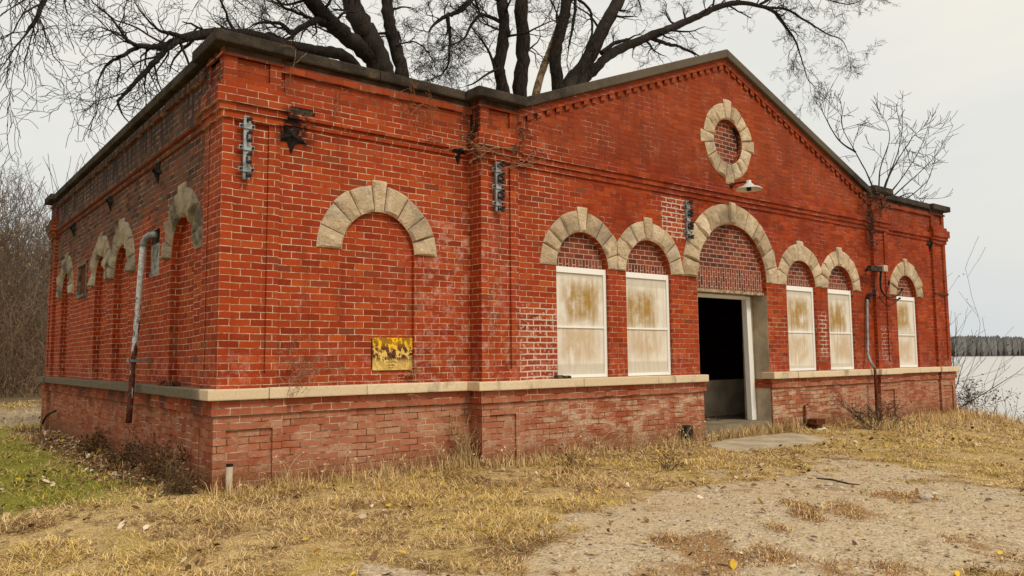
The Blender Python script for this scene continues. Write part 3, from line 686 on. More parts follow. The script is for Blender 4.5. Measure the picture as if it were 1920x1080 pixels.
MOSS = [(gpx(a, b_), rx, ry) for a, b_, rx, ry in ((1345, 1045, .34, .16), (1440, 1036, .24, .14), (1600, 962, .34, .16), (1520, 968, .2, .10), (1690, 930, .36, .12), (1340, 1014, .26, .1), (1500, 948, .2, .1), (1460, 992, .16, .08), (1560, 1066, .3, .1), (1690, 1070, .3, .12), (1860, 1040, .3, .14), (1260, 1020, .2, .1), (1300, 1068, .3, .12), (950, 1046, .2, .08), (1150, 930, .3, .1), (1220, 1075, .2, .1))]
GREEN = [(-.30, .8), (-.5, 4), (-.45, 9.5), (-.4, 11.6), (-4, 11.2), (-6, 8), (-5, .7), (-2.2, .0), (-1.2, .15)]
LITTER = [(-.02, 1.0), (-.02, 10.8), (-.5, 10.8), (-.66, 8.), (-.5, 5), (-.62, 2.6), (-.5, 1.1)]
TRACK = [(-14, 12.1), (.6, 12.3), (3, 16), (8, 19.5), (-16, 17.5)]
BLDG = [(-.02, -.02), (3.3, .03), (3.3, -.24), (3.98, -.24), (3.98, -.16), (13.5, -.16), (13.5, -.24), (14.2, -.24), (14.2, .0), (17.45, .0), (17.45, 11.2), (-.02, 11.2)]
SLAB = [(7.35, -.50), (8.2, -.35), (9.95, -.36), (9.75, -1.35), (8.8, -1.48), (7.05, -1.28)]
def masks(x, y):
    w = (fnoise(np.stack([x*1.3, y*1.3, x*0+3], -1), 3)-.5); w2 = (fnoise(np.stack([x*5, y*5, x*0+8], -1), 2)-.5)
    s = lambda d, e: np.clip(.5+d/e, 0, 1)
    gr = s(pdist(x, y, GRAV)+w*1.9+w2*1.0, .5)
    gn = s(pdist(x, y, GREEN)+w*1.3+w2*.5, .8)
    lt = s(pdist(x, y, LITTER)+w*.6, .35)
    tr = s(pdist(x, y, TRACK)+w*1.5, .7)
    ms = np.zeros(np.shape(x))
    for c, rx, ry in MOSS:
        dx, dy = x-c[0], y-c[1]; u = dx*CR[0]+dy*CR[1]; v = dx*CF[0]+dy*CF[1]; ms = np.maximum(ms, np.clip(1.25-np.hypot(u/rx, v/(ry*3.2))+w*1.6+w2*.8, 0, 1))
    return gr, gn, lt, tr, ms
def axis(fine, lo, hi, a, b_, st):
    m_ = np.arange(a, b_, st); k = np.cumsum(st*1.13**np.arange(1, 90))
    return np.concatenate([(a-k[k < a-lo])[::-1], m_, b_+k[k < hi-b_]])
gx = axis(0, -500, 160, -4.5, 19, .13); gy = axis(0, -40, 500, -7.5, 5, .13)
XX, YY = np.meshgrid(gx, gy); X1, Y1 = XX.ravel(), YY.ravel(); Z1g = gz(X1, Y1)
nx, ny = len(gx), len(gy)
ii = (np.arange(ny-1)[:, None]*nx+np.arange(nx-1)[None]).ravel()
me = bpy.data.meshes.new('ground'); me.from_pydata(np.stack([X1, Y1, Z1g], -1).tolist(), [], np.stack([ii, ii+1, ii+nx+1, ii+nx], -1).tolist())
for nm, a in zip(('gravel', 'green', 'litter', 'track', 'moss'), masks(X1, Y1)):
    me.attributes.new(nm, 'FLOAT', 'POINT').data.foreach_set('value', a.astype(np.float32))
me.polygons.foreach_set('use_smooth', [True]*len(me.polygons))
def M_ground(g):
    P = g.geo()['Position']; n1 = g.noise(P, 1.1, 5, .6); n2 = g.noise(P, 9, 5, .7); n3 = g.noise(P, 60, 3, .65); n4 = g.noise(P, 170, 2, .6)
    A = lambda k: g.attr(k)[2]
    dry = g.mix(g.ss(n2, .35, .65), (.36, .235, .095), (.66, .475, .215))
    dry = g.mix(g.m('MULTIPLY', g.ss(n1, .48, .62), .7), dry, (.40, .285, .03))
    n5 = g.noise(g.scl(P, (1, 1.25, 1)), 95, 4, .75, 1.2); dry = g.mix(g.m('MULTIPLY', g.ss(n5, .50, .60), .85), dry, (.12, .066, .028)); dry = g.mix(g.m('MULTIPLY', g.ss(n5, .47, .38), .8), dry, (.84, .63, .33)); dry = g.mix(g.m('MULTIPLY', g.ss(g.noise(P, 3.4, 4, .6), .54, .66), .7), dry, (.13, .075, .035))
    grn = g.mix(g.ss(n3, .4, .62), (.15, .145, .02), (.29, .275, .045))
    v = g.vor(P, 42, out=1); vg = g.sep(v)[0]
    grv = g.mix(vg, (.41, .305, .18), (.70, .575, .40))
    grv = g.mix(g.m('MULTIPLY', g.ss(n4, .54, .68), .65), grv, (.17, .115, .065))
    grv = g.mix(g.m('MULTIPLY', g.ss(n1, .44, .62), .55), grv, (.54, .40, .225))
    grv = g.mix(g.m('MULTIPLY', g.ss(n2, .53, .66), .7), grv, (.33, .215, .11))
    lit = g.mix(g.ss(n3, .4, .6), (.05, .033, .02), (.17, .11, .07))
    trk = g.mix(g.ss(n2, .4, .6), (.34, .25, .14), (.44, .36, .26))
    grv = g.mix(g.m('MULTIPLY', g.ss(g.noise(P, 2.4, 5, .65), .56, .68), .55), grv, (.26, .12, .045))
    grv = g.mix(g.ss(g.m('ADD', A('moss'), g.m('ADD', g.m('MULTIPLY', g.m('SUBTRACT', n2, .5), 1.5), g.m('MULTIPLY', g.m('SUBTRACT', n3, .5), 1.2))), .42, .80), grv, g.mix(g.ss(n3, .4, .6), (.22, .10, .038), (.44, .28, .13)))
    gk = g.ss(g.m('ADD', A('gravel'), g.m('ADD', g.m('MULTIPLY', g.m('SUBTRACT', n2, .5), 1.3), g.m('MULTIPLY', g.m('SUBTRACT', n3, .5), .9))), .36, .62)
    col = g.mix(gk, dry, grv); col = g.mix(A('green'), col, grn); col = g.mix(A('litter'), col, lit); col = g.mix(A('track'), col, trk)
    far = g.ss(g.sep(P)[1], 17, 24)
    col = g.mix(far, col, g.mix(g.ss(n2, .4, .6), (.12, .08, .045), (.22, .15, .08)))
    h = g.m('ADD', g.m('MULTIPLY', g.vor(P, 42), -.7), g.m('ADD', n3, g.m('MULTIPLY', n2, 2)))
    return {'Base Color': col, 'Roughness': .97, 'Normal': g.bump(h, .9, .014)}
me.materials.append(mat('ground_cover', M_ground))
go = bpy.data.objects.new('ground', me); COL.objects.link(go); tag(go, kind='structure')
def M_water(g):
    P = g.geo()['Position']; n = g.noise(g.scl(P, (.10, .35, 1)), 1.2, 5, .65)
    return {'Base Color': (.52, .49, .455), 'Roughness': .3, 'IOR': 1.33, 'Specular IOR Level': .5, 'Normal': g.bump(n, .10, .3)}
s = MB(); s.add([(-600, -3000, -2.8), (4200, -3000, -2.8), (4200, 3600, -2.8), (-600, 3600, -2.8)], [(0, 1, 2, 3)])
w_ = s.build('lake_water', mat('water', M_water)); tag(w_, kind='structure')
# far shore: low bank with a long leafless wood
def shore(name, r0, r1, h, m_):
    s = MB(); K = 160; P = []
    for k in range(K+1):
        a = math.radians(20+100*k/K); d = np.array([math.sin(a), math.cos(a)]); hh = h*(.8+.4*float(fnoise(np.array([k*.11, 2., 0]), 3)))
        for r, z in ((r0, -3.2), (r0+25, -1.), (r1, hh*.5), (r1+250, hh)): P.append((CAMP[0]+d[0]*r, CAMP[1]+d[1]*r, z))
    s.add(P, [(4*k+j, 4*k+j+1, 4*k+j+5, 4*k+j+4) for k in range(K) for j in range(3)]); return s.build(name, m_)
m_hill = mat('far_bank', plain((.13, .115, .09), .95, 0, .3, .02, .0)); tag(shore('far_shore', 1490, 1600, 18, m_hill), kind='structure')
rs = np.random.RandomState(5); V, F, C = [], [], []
def crownleaf(n, lo, hi, ang0, ang1):
    for i in range(n):
        a = math.radians(rs.uniform(ang0, ang1)); q = rs.rand(); r = lo+(hi-lo)*q; bx, by = CAMP[0]+math.sin(a)*r, CAMP[1]+math.cos(a)*r
        bz = -2.6+q*7; H = rs.uniform(25, 31)*(.95+.12*math.sin(a*31)*math.sin(a*13+1)); w = rs.uniform(4, 8); b0 = len(V)
        ca, sa = math.cos(a), -math.sin(a); k = rs.uniform(.86, 1.1)
        for u, v_ in ((-.12, 0), (.12, 0), (.5, .45), (.42, .78), (.1, 1), (-.28, .86), (-.5, .5)):
            uu = u*w*rs.uniform(.8, 1.2); V.append((bx+ca*uu, by+sa*uu+rs.uniform(-1, 1), bz+v_*H*rs.uniform(.94, 1.04))); C.append((.25*k, .24*k, .225*k, 1))
        F.append(tuple(range(b0, b0+7)))
crownleaf(14000, 1500, 1620, 30, 110)
def rawmesh(name, V, F, C, m_):
    me = bpy.data.meshes.new(name); me.from_pydata([tuple(v) for v in V] if not isinstance(V, list) else V, [], F)
    if C is not None: me.attributes.new('col', 'FLOAT_COLOR', 'POINT').data.foreach_set('color', np.asarray(C, np.float32).ravel())
    me.materials.append(m_); o = bpy.data.objects.new(name, me); COL.objects.link(o); return o
def M_attr(rough=.9, trans=0.):
    def f(g):
        c = g.attr('col')[0]; n = g.noise(g.geo()['Position'], 30, 2)
        return {'Base Color': g.mix(g.m('MULTIPLY', g.ss(n, .4, .7), .25), c, (.05, .035, .02)), 'Roughness': rough}
    return f
m_attr = mat('plant_fibre', M_attr())
tag(rawmesh('far_woods', V, F, C, mat('far_trees', lambda g: {'Base Color': g.attr('col')[0], 'Roughness': 1.})), kind='stuff')
# concrete apron before the door
sl_ = MB(); zs = [float(gz(p[0], p[1]))+.055 for p in SLAB]
fine = []
for i in range(len(SLAB)):
    p, q = np.array(SLAB[i]), np.array(SLAB[(i+1) % len(SLAB)])
    for k in range(8): r_ = p+(q-p)*k/8; fine.append((r_[0]+random.uniform(-.03, .03), r_[1]+random.uniform(-.03, .03)))
zb_ = lambda p: -.055-.035*(-p[1]-.5)+.052
sl_.add([(p[0], p[1], zb_(p)) for p in fine]+[(p[0], p[1], -.3) for p in fine], [tuple(range(len(fine)))]+[(i, (i+1) % len(fine), (i+1) % len(fine)+len(fine), i+len(fine)) for i in range(len(fine))])
tag(sl_.build('concrete_slab', m_slab), kind='structure')
# ------------------------------------------------------------------ grass, litter, pebbles
def scatter(n, r0, r1, seed, p=1.35, spread=44):
    r_ = np.random.RandomState(seed); u = r_.rand(n); e = 2-p
    r = (r0**e+(r1**e-r0**e)*u)**(1/e); a = YAW+np.radians(r_.uniform(-spread, spread, n))
    return CAMP[0]+np.sin(a)*r, CAMP[1]+np.cos(a)*r, r, r_
def blades(x, y, r, r_, L, Wd, lean, colr, zoff=0.):
    n = len(x); z = gz(x, y)-.004+zoff; az = r_.uniform(0, 2*PI, n); th = lean; dx, dy = np.cos(az), np.sin(az)
    up = np.cos(th); out = np.sin(th); w = Wd*.5; cr = r_.uniform(-.35, .35, n)
    B = np.stack([x, y, z], -1); D = np.stack([dx*out, dy*out, up], -1); S = np.stack([-dy, dx, 0*dx], -1); S2 = np.stack([-dy*cr, dx*cr, -.25-.3*r_.rand(n)], -1)
    mid = B+D*(L*.55)[:, None]; tip = B+D*L[:, None]+S2*(L*.45)[:, None]
    tip[:, 2] = np.maximum(tip[:, 2], z+.006)
    V = np.stack([B-S*w[:, None], B+S*w[:, None], mid+S*w[:, None]*.8, mid-S*w[:, None]*.8, tip], 1).reshape(-1, 3)
    C = np.repeat(np.concatenate([colr, np.ones((n, 1))], 1)[:, None], 5, 1).reshape(-1, 4)
    return V, C
def fast(name, V, C, per, polys, m_):
    n = len(V)//per; me = bpy.data.meshes.new(name); me.vertices.add(len(V)); me.vertices.foreach_set('co', V.astype(np.float32).ravel())
    idx = np.concatenate([np.array(q) for q in polys]); ln = np.array([len(q) for q in polys])
    loops = (np.arange(n)[:, None]*per+idx[None]).ravel(); tot = np.tile(ln, n); st = np.concatenate([[0], np.cumsum(tot)[:-1]])
    me.loops.add(len(loops)); me.loops.foreach_set('vertex_index', loops.astype(np.int32))
    me.polygons.add(len(tot)); me.polygons.foreach_set('loop_start', st.astype(np.int32)); me.polygons.foreach_set('loop_total', tot.astype(np.int32))
    me.update(calc_edges=True); me.validate()
    me.attributes.new('col', 'FLOAT_COLOR', 'POINT').data.foreach_set('color', C.astype(np.float32).ravel())
    me.materials.append(m_); o = bpy.data.objects.new(name, me); COL.objects.link(o); return o
def pick(r_, n, pal, w):
    k = r_.choice(len(pal), n, p=np.array(w)/sum(w)); return np.array(pal)[k]*r_.uniform(.7, 1.2, (n, 1))
def ok(x, y): return ~inside(x, y, BLDG) & ~inside(x, y, SLAB) & ((.8*x-.6*y) < 19)
STRAW, YEL, TAN, BRN, OLI, GRN, RED = (.86, .62, .31), (.80, .58, .15), (.70, .46, .21), (.20, .105, .045), (.36, .30, .05), (.31, .32, .045), (.30, .12, .04)
x, y, r, r_ = scatter(1050000, 3.2, 34, 11, p=1.75)
gr, gn, lt, tr, ms = masks(x, y)
tuft = fnoise(np.stack([x*2.3, y*2.3, x*0+9], -1), 3); pat = fnoise(np.stack([x*.55, y*.55, x*0+4], -1), 3)
redp = fnoise(np.stack([x*1.15, y*2.2, x*0+15], -1), 3)
keep = ok(x, y) & (r_.rand(len(x)) < np.where(gr > .5, np.where(ms > .3, .95*ms, .03), 1-.9*gr)) & (r_.rand(len(x)) > .8*tr) & (r_.rand(len(x)) > .75*lt)
keep &= (tuft > .38) | (r_.rand(len(x)) < .5)
x, y, r, gr, gn, tuft, pat, redp, lt, ms2 = (a[keep] for a in (x, y, r, gr, gn, tuft, pat, redp, lt, ms)); n = len(x)
col = pick(r_, n, [STRAW, YEL, TAN, BRN, OLI], [.44, .10, .25, .17, .03])
p3 = fnoise(np.stack([x*1.7, y*1.7, x*0+33], -1), 3); bw_ = (p3 > .55) & (r_.rand(n) < .7); col[bw_] = pick(r_, int(bw_.sum()), [BRN, TAN, RED, STRAW], [.5, .3, .1, .1])
yl = (pat > .50) & (r_.rand(n) < .38); col[yl] = pick(r_, int(yl.sum()), [YEL, OLI, STRAW], [.7, .12, .2])
gm_ = r_.rand(n) < gn*.95; col[gm_] = pick(r_, int(gm_.sum()), [GRN, OLI, TAN, YEL], [.62, .24, .09, .05])
rm = (gr > .5) & (r_.rand(n) < .75); col[rm] = pick(r_, int(rm.sum()), [RED, BRN, TAN, STRAW], [.42, .2, .2, .2])
L = r_.uniform(.035, .11, n)*(.5+1.5*np.clip(tuft-.35, 0, .35)/.3)*np.where(gr > .5, .55, 1)*np.where(gm_, .75, 1)
rm2 = (gr > .5) & (ms2 > .3)
lean = np.radians(np.where(rm2, 48, 0)*0+np.clip(r_.normal(np.where(rm2, 58, 77), 15, n), 12, 90))
V_, C_ = blades(x, y, r, r_, L, .0027*(1+r/8), lean, col)
tag(fast('dry_grass', V_, C_, 5, [(0, 1, 2, 3), (3, 2, 4)], m_attr), kind='stuff')
# tall straw along the walls and on the bank
def tallgrass(name, spots, seed, per=26, col=None):
    r_ = np.random.RandomState(seed); X, Y, Hh = [], [], []
    for (cx, cy, rad, h, n) in spots:
        a = r_.uniform(0, 2*PI, n); q = rad*np.sqrt(r_.rand(n)); X += list(cx+np.cos(a)*q); Y += list(cy+np.sin(a)*q); Hh += list(h*r_.uniform(.35, 1.1, n))
    X, Y, Hh = map(np.array, (X, Y, Hh)); k = ok(X, Y); X, Y, Hh = X[k], Y[k], Hh[k]; n = len(X)
    r = np.hypot(X-CAMP[0], Y-CAMP[1]); c = pick(r_, n, *(col or ([STRAW, TAN, BRN, (.50, .38, .18)], [.5, .25, .12, .25])))
    V_, C_ = blades(X, Y, r, r_, Hh, .0032*(1+r/9), np.radians(np.abs(r_.normal(18, 15, n))), c)
    return V_, C_
sp = []; rr = random.Random(4)
for k in range(90):
    xx = rr.uniform(.05, 7.7); yb = -.22 if xx < 3.2 else -.45
    sp.append((xx, yb+rr.uniform(-.15, .1), .12, rr.choice((.12, .16, .22, .30)), rr.randint(8, 26)))
for (a, b_, h, n) in ((425, 935, .30, 60), (870, 880, .42, 90), (850, 885, .3, 60), (910, 876, .22, 40), (660, 905, .3, 22), (560, 910, .3, 24)):
    p = WZ(a, b_, -.02); sp.append((p[0], p[1], .16, h, n))
for k in range(70):
    p = WZ(rr.uniform(1440, 1500), rr.uniform(806, 826), -.03); sp.append((p[0], p[1], .12, .42, 14))
for k in range(150):
    xx = rr.uniform(11.5, 19.5); yy = rr.uniform(-1.6, -.15)-(.0 if xx < 17.5 else -.9); sp.append((xx, yy, .25, rr.uniform(.15, .42), 14))
for k in range(26): sp.append((rr.uniform(7.9, 9.7), rr.uniform(-.42, -.16), .14, .26, 55))
V1, C1 = tallgrass('t', sp, 21)
sp = []
for k in range(120): sp.append((-rr.uniform(.1, .7), rr.uniform(.3, 10.5), .12, rr.uniform(.08, .22), 10))
for k in range(50): xx = rr.uniform(.1, 7.6); sp.append((xx, (-.2 if xx < 3.2 else -.42)+rr.uniform(-.1, .08), .12, rr.uniform(.06, .15), 16))
V2, C2 = tallgrass('t', sp, 22, col=([BRN, (.09, .045, .02), TAN, RED], [.45, .25, .15, .15]))
tag(fast('tall_dry_weeds', np.concatenate([V1, V2]), np.concatenate([C1, C2]), 5, [(0, 1, 2, 3), (3, 2, 4)], m_attr), kind='stuff')
# fallen leaves
x, y, r, r_ = scatter(26000, 3.2, 26, 31)
gr, gn, lt, tr, ms = masks(x, y); cl = fnoise(np.stack([x*1.1, y*1.1, x*0+22], -1), 3)
dw = np.clip(1-np.abs(y+.45)/.35, 0, 1)*(x > 3)*(x < 9)
keep = ok(x, y) & (r_.rand(len(x)) < .10-.03*gr+.95*lt+.6*gn*(cl > .52)+.30*(cl > .60)*(1-gr*.9)+.3*tr+.5*dw+.6*(x > 5.2)*(cl > .44)*(1-gr)*(y > -3.2))
x, y, r, lt = x[keep], y[keep], r[keep], lt[keep]; n = len(x)
xa = -np.abs(r_.normal(0, .30, 900))-.05; ya = r_.uniform(1.0, 9.8, 900); x = np.concatenate([x, xa]); y = np.concatenate([y, ya]); n = len(x)
col = pick(r_, n, [(.46, .32, .18), (.68, .55, .40), (.27, .14, .065), (.14, .085, .05), (.70, .44, .05)], [.3, .16, .32, .16, .06])
sz = r_.uniform(.018, .045, n); az = r_.uniform(0, 2*PI, n); tl = r_.normal(0, .35, n); tl2 = r_.normal(0, .35, n); z = gz(x, y)+r_.uniform(.008, .04, n)
shape = np.array([(-1, 0, 0), (-.45, .55, .1), (.35, .5, .16), (1, 0, .05), (.35, -.5, .16), (-.45, -.55, .1)])
ca, sa = np.cos(az), np.sin(az); cu = r_.uniform(-1.2, 1.8, n)
V_ = np.empty((n, 6, 3))
for k, (a, b_, c_) in enumerate(shape):
    u, v_ = a*sz, b_*sz; V_[:, k, 0] = x+ca*u-sa*v_; V_[:, k, 1] = y+sa*u+ca*v_; V_[:, k, 2] = z+c_*sz*cu*2+u*tl+v_*tl2
C_ = np.repeat(np.concatenate([col, np.ones((n, 1))], 1)[:, None], 6, 1)
tag(fast('fallen_leaves', V_.reshape(-1, 3), C_.reshape(-1, 4), 6, [(0, 1, 5), (1, 2, 4, 5), (2, 3, 4)], m_attr), kind='stuff')
# loose gravel
x, y, r, r_ = scatter(60000, 3.2, 20, 41, p=1.3)
gr, gn, lt, tr, ms = masks(x, y); keep = ok(x, y) & (r_.rand(len(x)) < gr*.9); x, y, r = x[keep], y[keep], r[keep]; n = len(x)
sz = r_.uniform(.003, .010, n)*r_.choice([1, 1, 1, 1.7], n)*(1+r/25); col = pick(r_, n, [(.46, .38, .27), (.60, .53, .42), (.22, .16, .10), (.33, .25, .16), (.12, .09, .07)], [.3, .16, .2, .25, .09])
z = gz(x, y); oct_ = np.array([(1, 0, 0), (0, 1, 0), (-1, 0, 0), (0, -1, 0), (0, 0, .7), (0, 0, -.5)])
V_ = np.stack([x, y, z], -1)[:, None]+oct_[None]*sz[:, None, None]*r_.uniform(.6, 1.3, (n, 6, 1))
C_ = np.repeat(np.concatenate([col, np.ones((n, 1))], 1)[:, None], 6, 1)
tag(fast('loose_gravel', V_.reshape(-1, 3), C_.reshape(-1, 4), 6, [(0, 1, 4), (1, 2, 4), (2, 3, 4), (3, 0, 4)], m_attr), kind='stuff')
# ================================================================== THINGS ON AND ROUND THE BUILDING
ny_ = np.array((0, -1., 0))
# ---- star-shaped anchor plates
def star(c, face, label, R=.17):
    n = Vector((0, -1, 0)) if face == 'front' else Vector((-1, 0, 0))
    ux = Vector((1, 0, 0)) if face == 'front' else Vector((0, -1, 0)); uz = Vector((0, 0, 1)); c = Vector(c)
    s = MB(); P = []
    for k in range(10):
        a = -PI/2+PI*k/5; r = R if k % 2 == 0 else R*.42; P.append(c+ux*(r*math.cos(a))+uz*(r*math.sin(a))+n*.012)
    Q = [p-n*.012 for p in P]; top = c+n*.075
    s.add(P+Q+[top], [(i, (i+1) % 10, 20) for i in range(10)]+[(i, i+10, (i+1) % 10+10, (i+1) % 10) for i in range(10)])
    t = thing('anchor_plate', label, 'anchor plate', tuple(c), 'star shaped anchor plates on the brick walls')
    part(s, 'star', m_iron, t)
    b = MB(); b.lathe(c+n*.07, [(0.0001, -.01), (.028, -.01), (.028, .022), (.0001, .024)], 6, n); part(b, 'nut', m_iron, t)
def wc(px, py, Y): return tuple(W(px, py, Y))
star(wc(546, 257, YW), 'front', 'dark iron star under the broken brick hole beside the corner pilaster', .20)
star(wc(858, 283, YW), 'front', 'dark iron star tucked beside the second pilaster behind dead vine stems', .19)
star(wc(1742, 456, YW), 'front', 'dark iron star beside the far right corner pilaster near the lake end', .19)
for (px, py), l in (((298, 321), 'dark iron star on the side wall above the gap before the nearest arch'), ((209, 377), 'dark iron star on the side wall above the pair of arches'), ((140, 428), 'dark iron star on the side wall nearest the woods')):
    p = WX(px, py, .06); star(tuple(p), 'side', l, .17)
# ---- insulator racks
def rack(x, y, z0, z1, label, lean=0., dark=False):
    t = thing('insulator_rack', label, 'insulator rack', (x, y, z0), 'galvanised insulator racks bolted to the front wall')
    h = z1-z0; s = MB(); hw = .038
    slots = [rect(x-.012, x+.012, z0+h*f-.032, z0+h*f+.032) for f in (.06, .31, .36+.3, .94)]
    panel(s, rect(x-hw, x+hw, z0, z1), slots, FR(y-.035), .012)
    s.box(x-hw, x-hw+.006, y-.034, y-.002, z0, z1); s.box(x+hw-.006, x+hw, y-.034, y-.002, z0, z1); s.box(x-.03, x+.03, y-.012, y-.004, z0, z1)
    part(s, 'channel', m_galv, t)
    for f in (.16, .50, .84):
        zc = z0+h*f; s = MB()
        s.box(x-.088, x-.04, y-.03, y-.018, zc-.025, zc+.025); s.box(x+.04, x+.088, y-.03, y-.018, zc-.025, zc+.025)
        s.box(x-.045, x+.045, y-.052, y-.036, zc-.034, zc+.03)
        br = part(s, 'bracket', m_galv, t, bevel=.004)
        for dx in (-.066, .066): s = MB(); s.lathe((x+dx, y-.03, zc), [(.0001, 0), (.013, 0), (.013, .02), (.0001, .021)], 6, (0, -1, 0)); part(s, 'bolt', m_iron, br)
        for dz in (-.075, .075):
            s = MB(); s.tube([(x+.005, y-.03, zc+dz), (x+.012, y-.085, zc+dz-.006)], [.012, .010], 8); s.lathe((x+.014, y-.085, zc+dz-.006), [(.0001, -.01), (.022, -.01), (.024, .012), (.0001, .016)], 10, (0, -1, 0))
            if dark: s.lathe((x+.06, y-.07, zc+dz), [(.0001, -.035), (.03, -.03), (.018, 0), (.03, .03), (.0001, .035)], 12, (0, 0, 1))
            part(s, 'pin', m_insul, br)
p = W(461, 280, YC); rack(p[0], YC, 3.34, 4.05, 'clean galvanised insulator rack on the left corner pilaster')
p = W(931, 345, YP); rack(p[0], YP, 3.31, 3.98, 'galvanised rack under dead vines on the pilaster left of the gable', dark=True)
p = W(1287, 410, YG); rack(p[0], YG, 3.30, 3.93, 'insulator rack with dark pins beside the big doorway arch', dark=True)
# ---- yellow notice
a_, b2 = W(697, 633, YW+.04), W(773, 694, YW+.04)
x0, x1, z1, z0 = a_[0], b2[0], (a_[2]+W(773, 632, YW+.04)[2])/2, (b2[2]+W(697, 695, YW+.04)[2])/2
t = thing('warning_sign', 'rusted yellow metal notice with worn lettering on the blind arch panel', 'sign', (x0, YW+.04, z0))
s = MB(); rc = .035; pl = []
for (cx, cz, a0) in ((x1-rc, z1-rc, 0), (x0+rc, z1-rc, PI/2), (x0+rc, z0+rc, PI), (x1-rc, z0+rc, 1.5*PI)):
    pl += [(cx+rc*math.cos(a0+PI/2*k/5), cz+rc*math.sin(a0+PI/2*k/5)) for k in range(6)]
s.prism(pl, 'y', YW+.03, YW+.049)
pt_ = part(s, 'plate', m_sign, t)
me = pt_.data; at = me.attributes.new('uv2', 'FLOAT_VECTOR', 'POINT'); ww, hh = x1-x0, z1-z0
# a flat grid so the worn paint reads evenly
bm = bmesh.new(); bm.from_mesh(me); bm.to_mesh(me); bm.free()
me.attributes['uv2'].data.foreach_set('vector', [q for v in me.vertices for q in (v.co.x/ww, v.co.z/hh, 0)])
def text(body, size, x, y, z, m_, root, name='lettering', align='CENTER', bold=0.):
    c = bpy.data.curves.new(name, 'FONT'); c.body = body; c.size = size; c.align_x = align; c.extrude = .0006; c.offset = bold
    o = bpy.data.objects.new(name, c); COL.objects.link(o); o.rotation_euler = (PI/2, 0, 0)
    bpy.context.view_layer.update(); me = bpy.data.meshes.new_from_object(o.evaluated_get(bpy.context.evaluated_depsgraph_get()))
    bpy.data.objects.remove(o); me.materials.clear(); me.materials.append(m_)
    q = bpy.data.objects.new(name, me); COL.objects.link(q); q.parent = root; q.rotation_euler = (PI/2, 0, 0); q.location = (x-root.location.x, y-root.location.y, z-root.location.z); return q
cx = (x0+x1)/2
for body, sz, dz in (('CALL COLLECT', .036, .135), ('STOP AT THIS', .024, .092), ('NUMBER', .022, .058), ('PH. 561', .022, .026)):
    text(body, sz, cx-.02, YW+.0285, z0+dz, m_ink, t)
# ---- lamp over the door
wp = W(1371, 347, YG); sp_ = W(1404, 346, YG-.50)
t = thing('wall_lamp', 'white enamel shaded lamp on a rusty arm between the round opening and door arch', 'lamp', tuple(wp))
s = MB(); s.lathe(wp, [(.0001, 0), (.05, 0), (.045, .03), (.0001, .035)], 12, (0, -1, 0)); s.tube([wp+ny_*.02, wp+ny_*.1+np.array((0, 0, .015)), wp*.3+sp_*.7+np.array((0, 0, .045)), sp_+np.array((0, 0, .05))], .016, 8); part(s, 'arm', m_rust, t, smooth=True)
s = MB(); s.lathe(sp_, [(.0001, .075), (.04, .07), (.045, .02), (.075, .005), (.09, -.02), (.165, -.045), (.22, -.075), (.223, -.09), (.21, -.082), (.15, -.055), (.085, -.035), (.0001, -.03)], 28); sh = part(s, 'lamp_shade', m_enamel, t, smooth=True)
s = MB(); s.lathe(sp_, [(.0001, -.02), (.03, -.03), (.045, -.075), (.035, -.105), (.0001, -.115)], 14); part(s, 'bulb', m_insul, t, smooth=True)
# ---- leaning pipe on the left-hand wall
top, bot = WX(268, 462, -.02), WX(241, 793, -.22)
t = thing('drain_pipe', 'peeling white and rusty pipe leaning from the patched wall opening over the sill', 'pipe', tuple(bot))
s = MB(); el = [top+np.array((.0, 0, 0))]
cen = np.array((top[0]+.02, top[1]-.17, top[2]))
arc = [np.array((top[0]+.07*(k/8)**1.5, top[1]-.15+.15*math.cos(PI/2*k/8), top[2]+.15*math.sin(PI/2*k/8))) for k in range(9)]
arc.append(arc[-1]+np.array((.05, -.10, .0)))
s.tube(arc, .044, 14); part(s, 'elbow', m_galv, t, smooth=True)
s = MB(); s.tube([top+(bot-top)*k/10+np.array((0, .006*math.sin(k), 0)) for k in range(11)], .038, 14); part(s, 'pipe', m_pipe, t, smooth=True)
mid = top+(bot-top)*.66; s = MB(); s.box(mid[0]-.07, .06, mid[1]-.075, mid[1]-.058, mid[2]-.02, mid[2]+.015); s.box(mid[0]-.075, mid[0]-.06, mid[1]-.075, mid[1]+.075, mid[2]-.02, mid[2]+.015); part(s, 'bracket', m_galv, t)
# ---- conduit, bracket arm and cables on the right
Yc = YG-.05
pts = [W(1629, 553, Yc), W(1626, 562, Yc), W(1626, 600, Yc), W(1627, 664, Yc-.02), W(1633, 680, Yc-.11), W(1640, 690, YG-.20), W(1641, 700, YG-.20), W(1645, 800, YG-.19)]
t = thing('conduit', 'grey electrical conduit running down past the sill right of the last paired window', 'conduit', tuple(pts[-1]))
s = MB(); s.tube(pts[:6], .026, 10); part(s, 'pipe', m_galv, t, smooth=True)
s = MB(); s.tube(pts[5:], .028, 10); part(s, 'lower_pipe', m_rust, t, smooth=True)
s = MB(); s.tube([pts[1], pts[0], pts[0]+np.array((.09, -.04, .03)), pts[0]+np.array((.17, -.05, .0))], [.03, .036, .04, .034], 10); part(s, 'weather_head', m_iron, t, smooth=True)
a_ = W(1627, 503, YG-.17); e_ = W(1656, 505, YG-.22)
t = thing('service_bracket', 'old timber cross arm with a pale metal end cap above the conduit', 'bracket', tuple(a_))
s = MB(); s.box(a_[0]-.02, e_[0]-.12, YG-.26, YG-.16, a_[2]-.05, a_[2]+.05); part(s, 'arm', m_oldwood, t, bevel=.006)
s = MB(); s.box(e_[0]-.12, e_[0]+.05, YG-.30, YG-.15, e_[2]-.055, e_[2]+.08); part(s, 'end_cap', m_conc, t, bevel=.012)
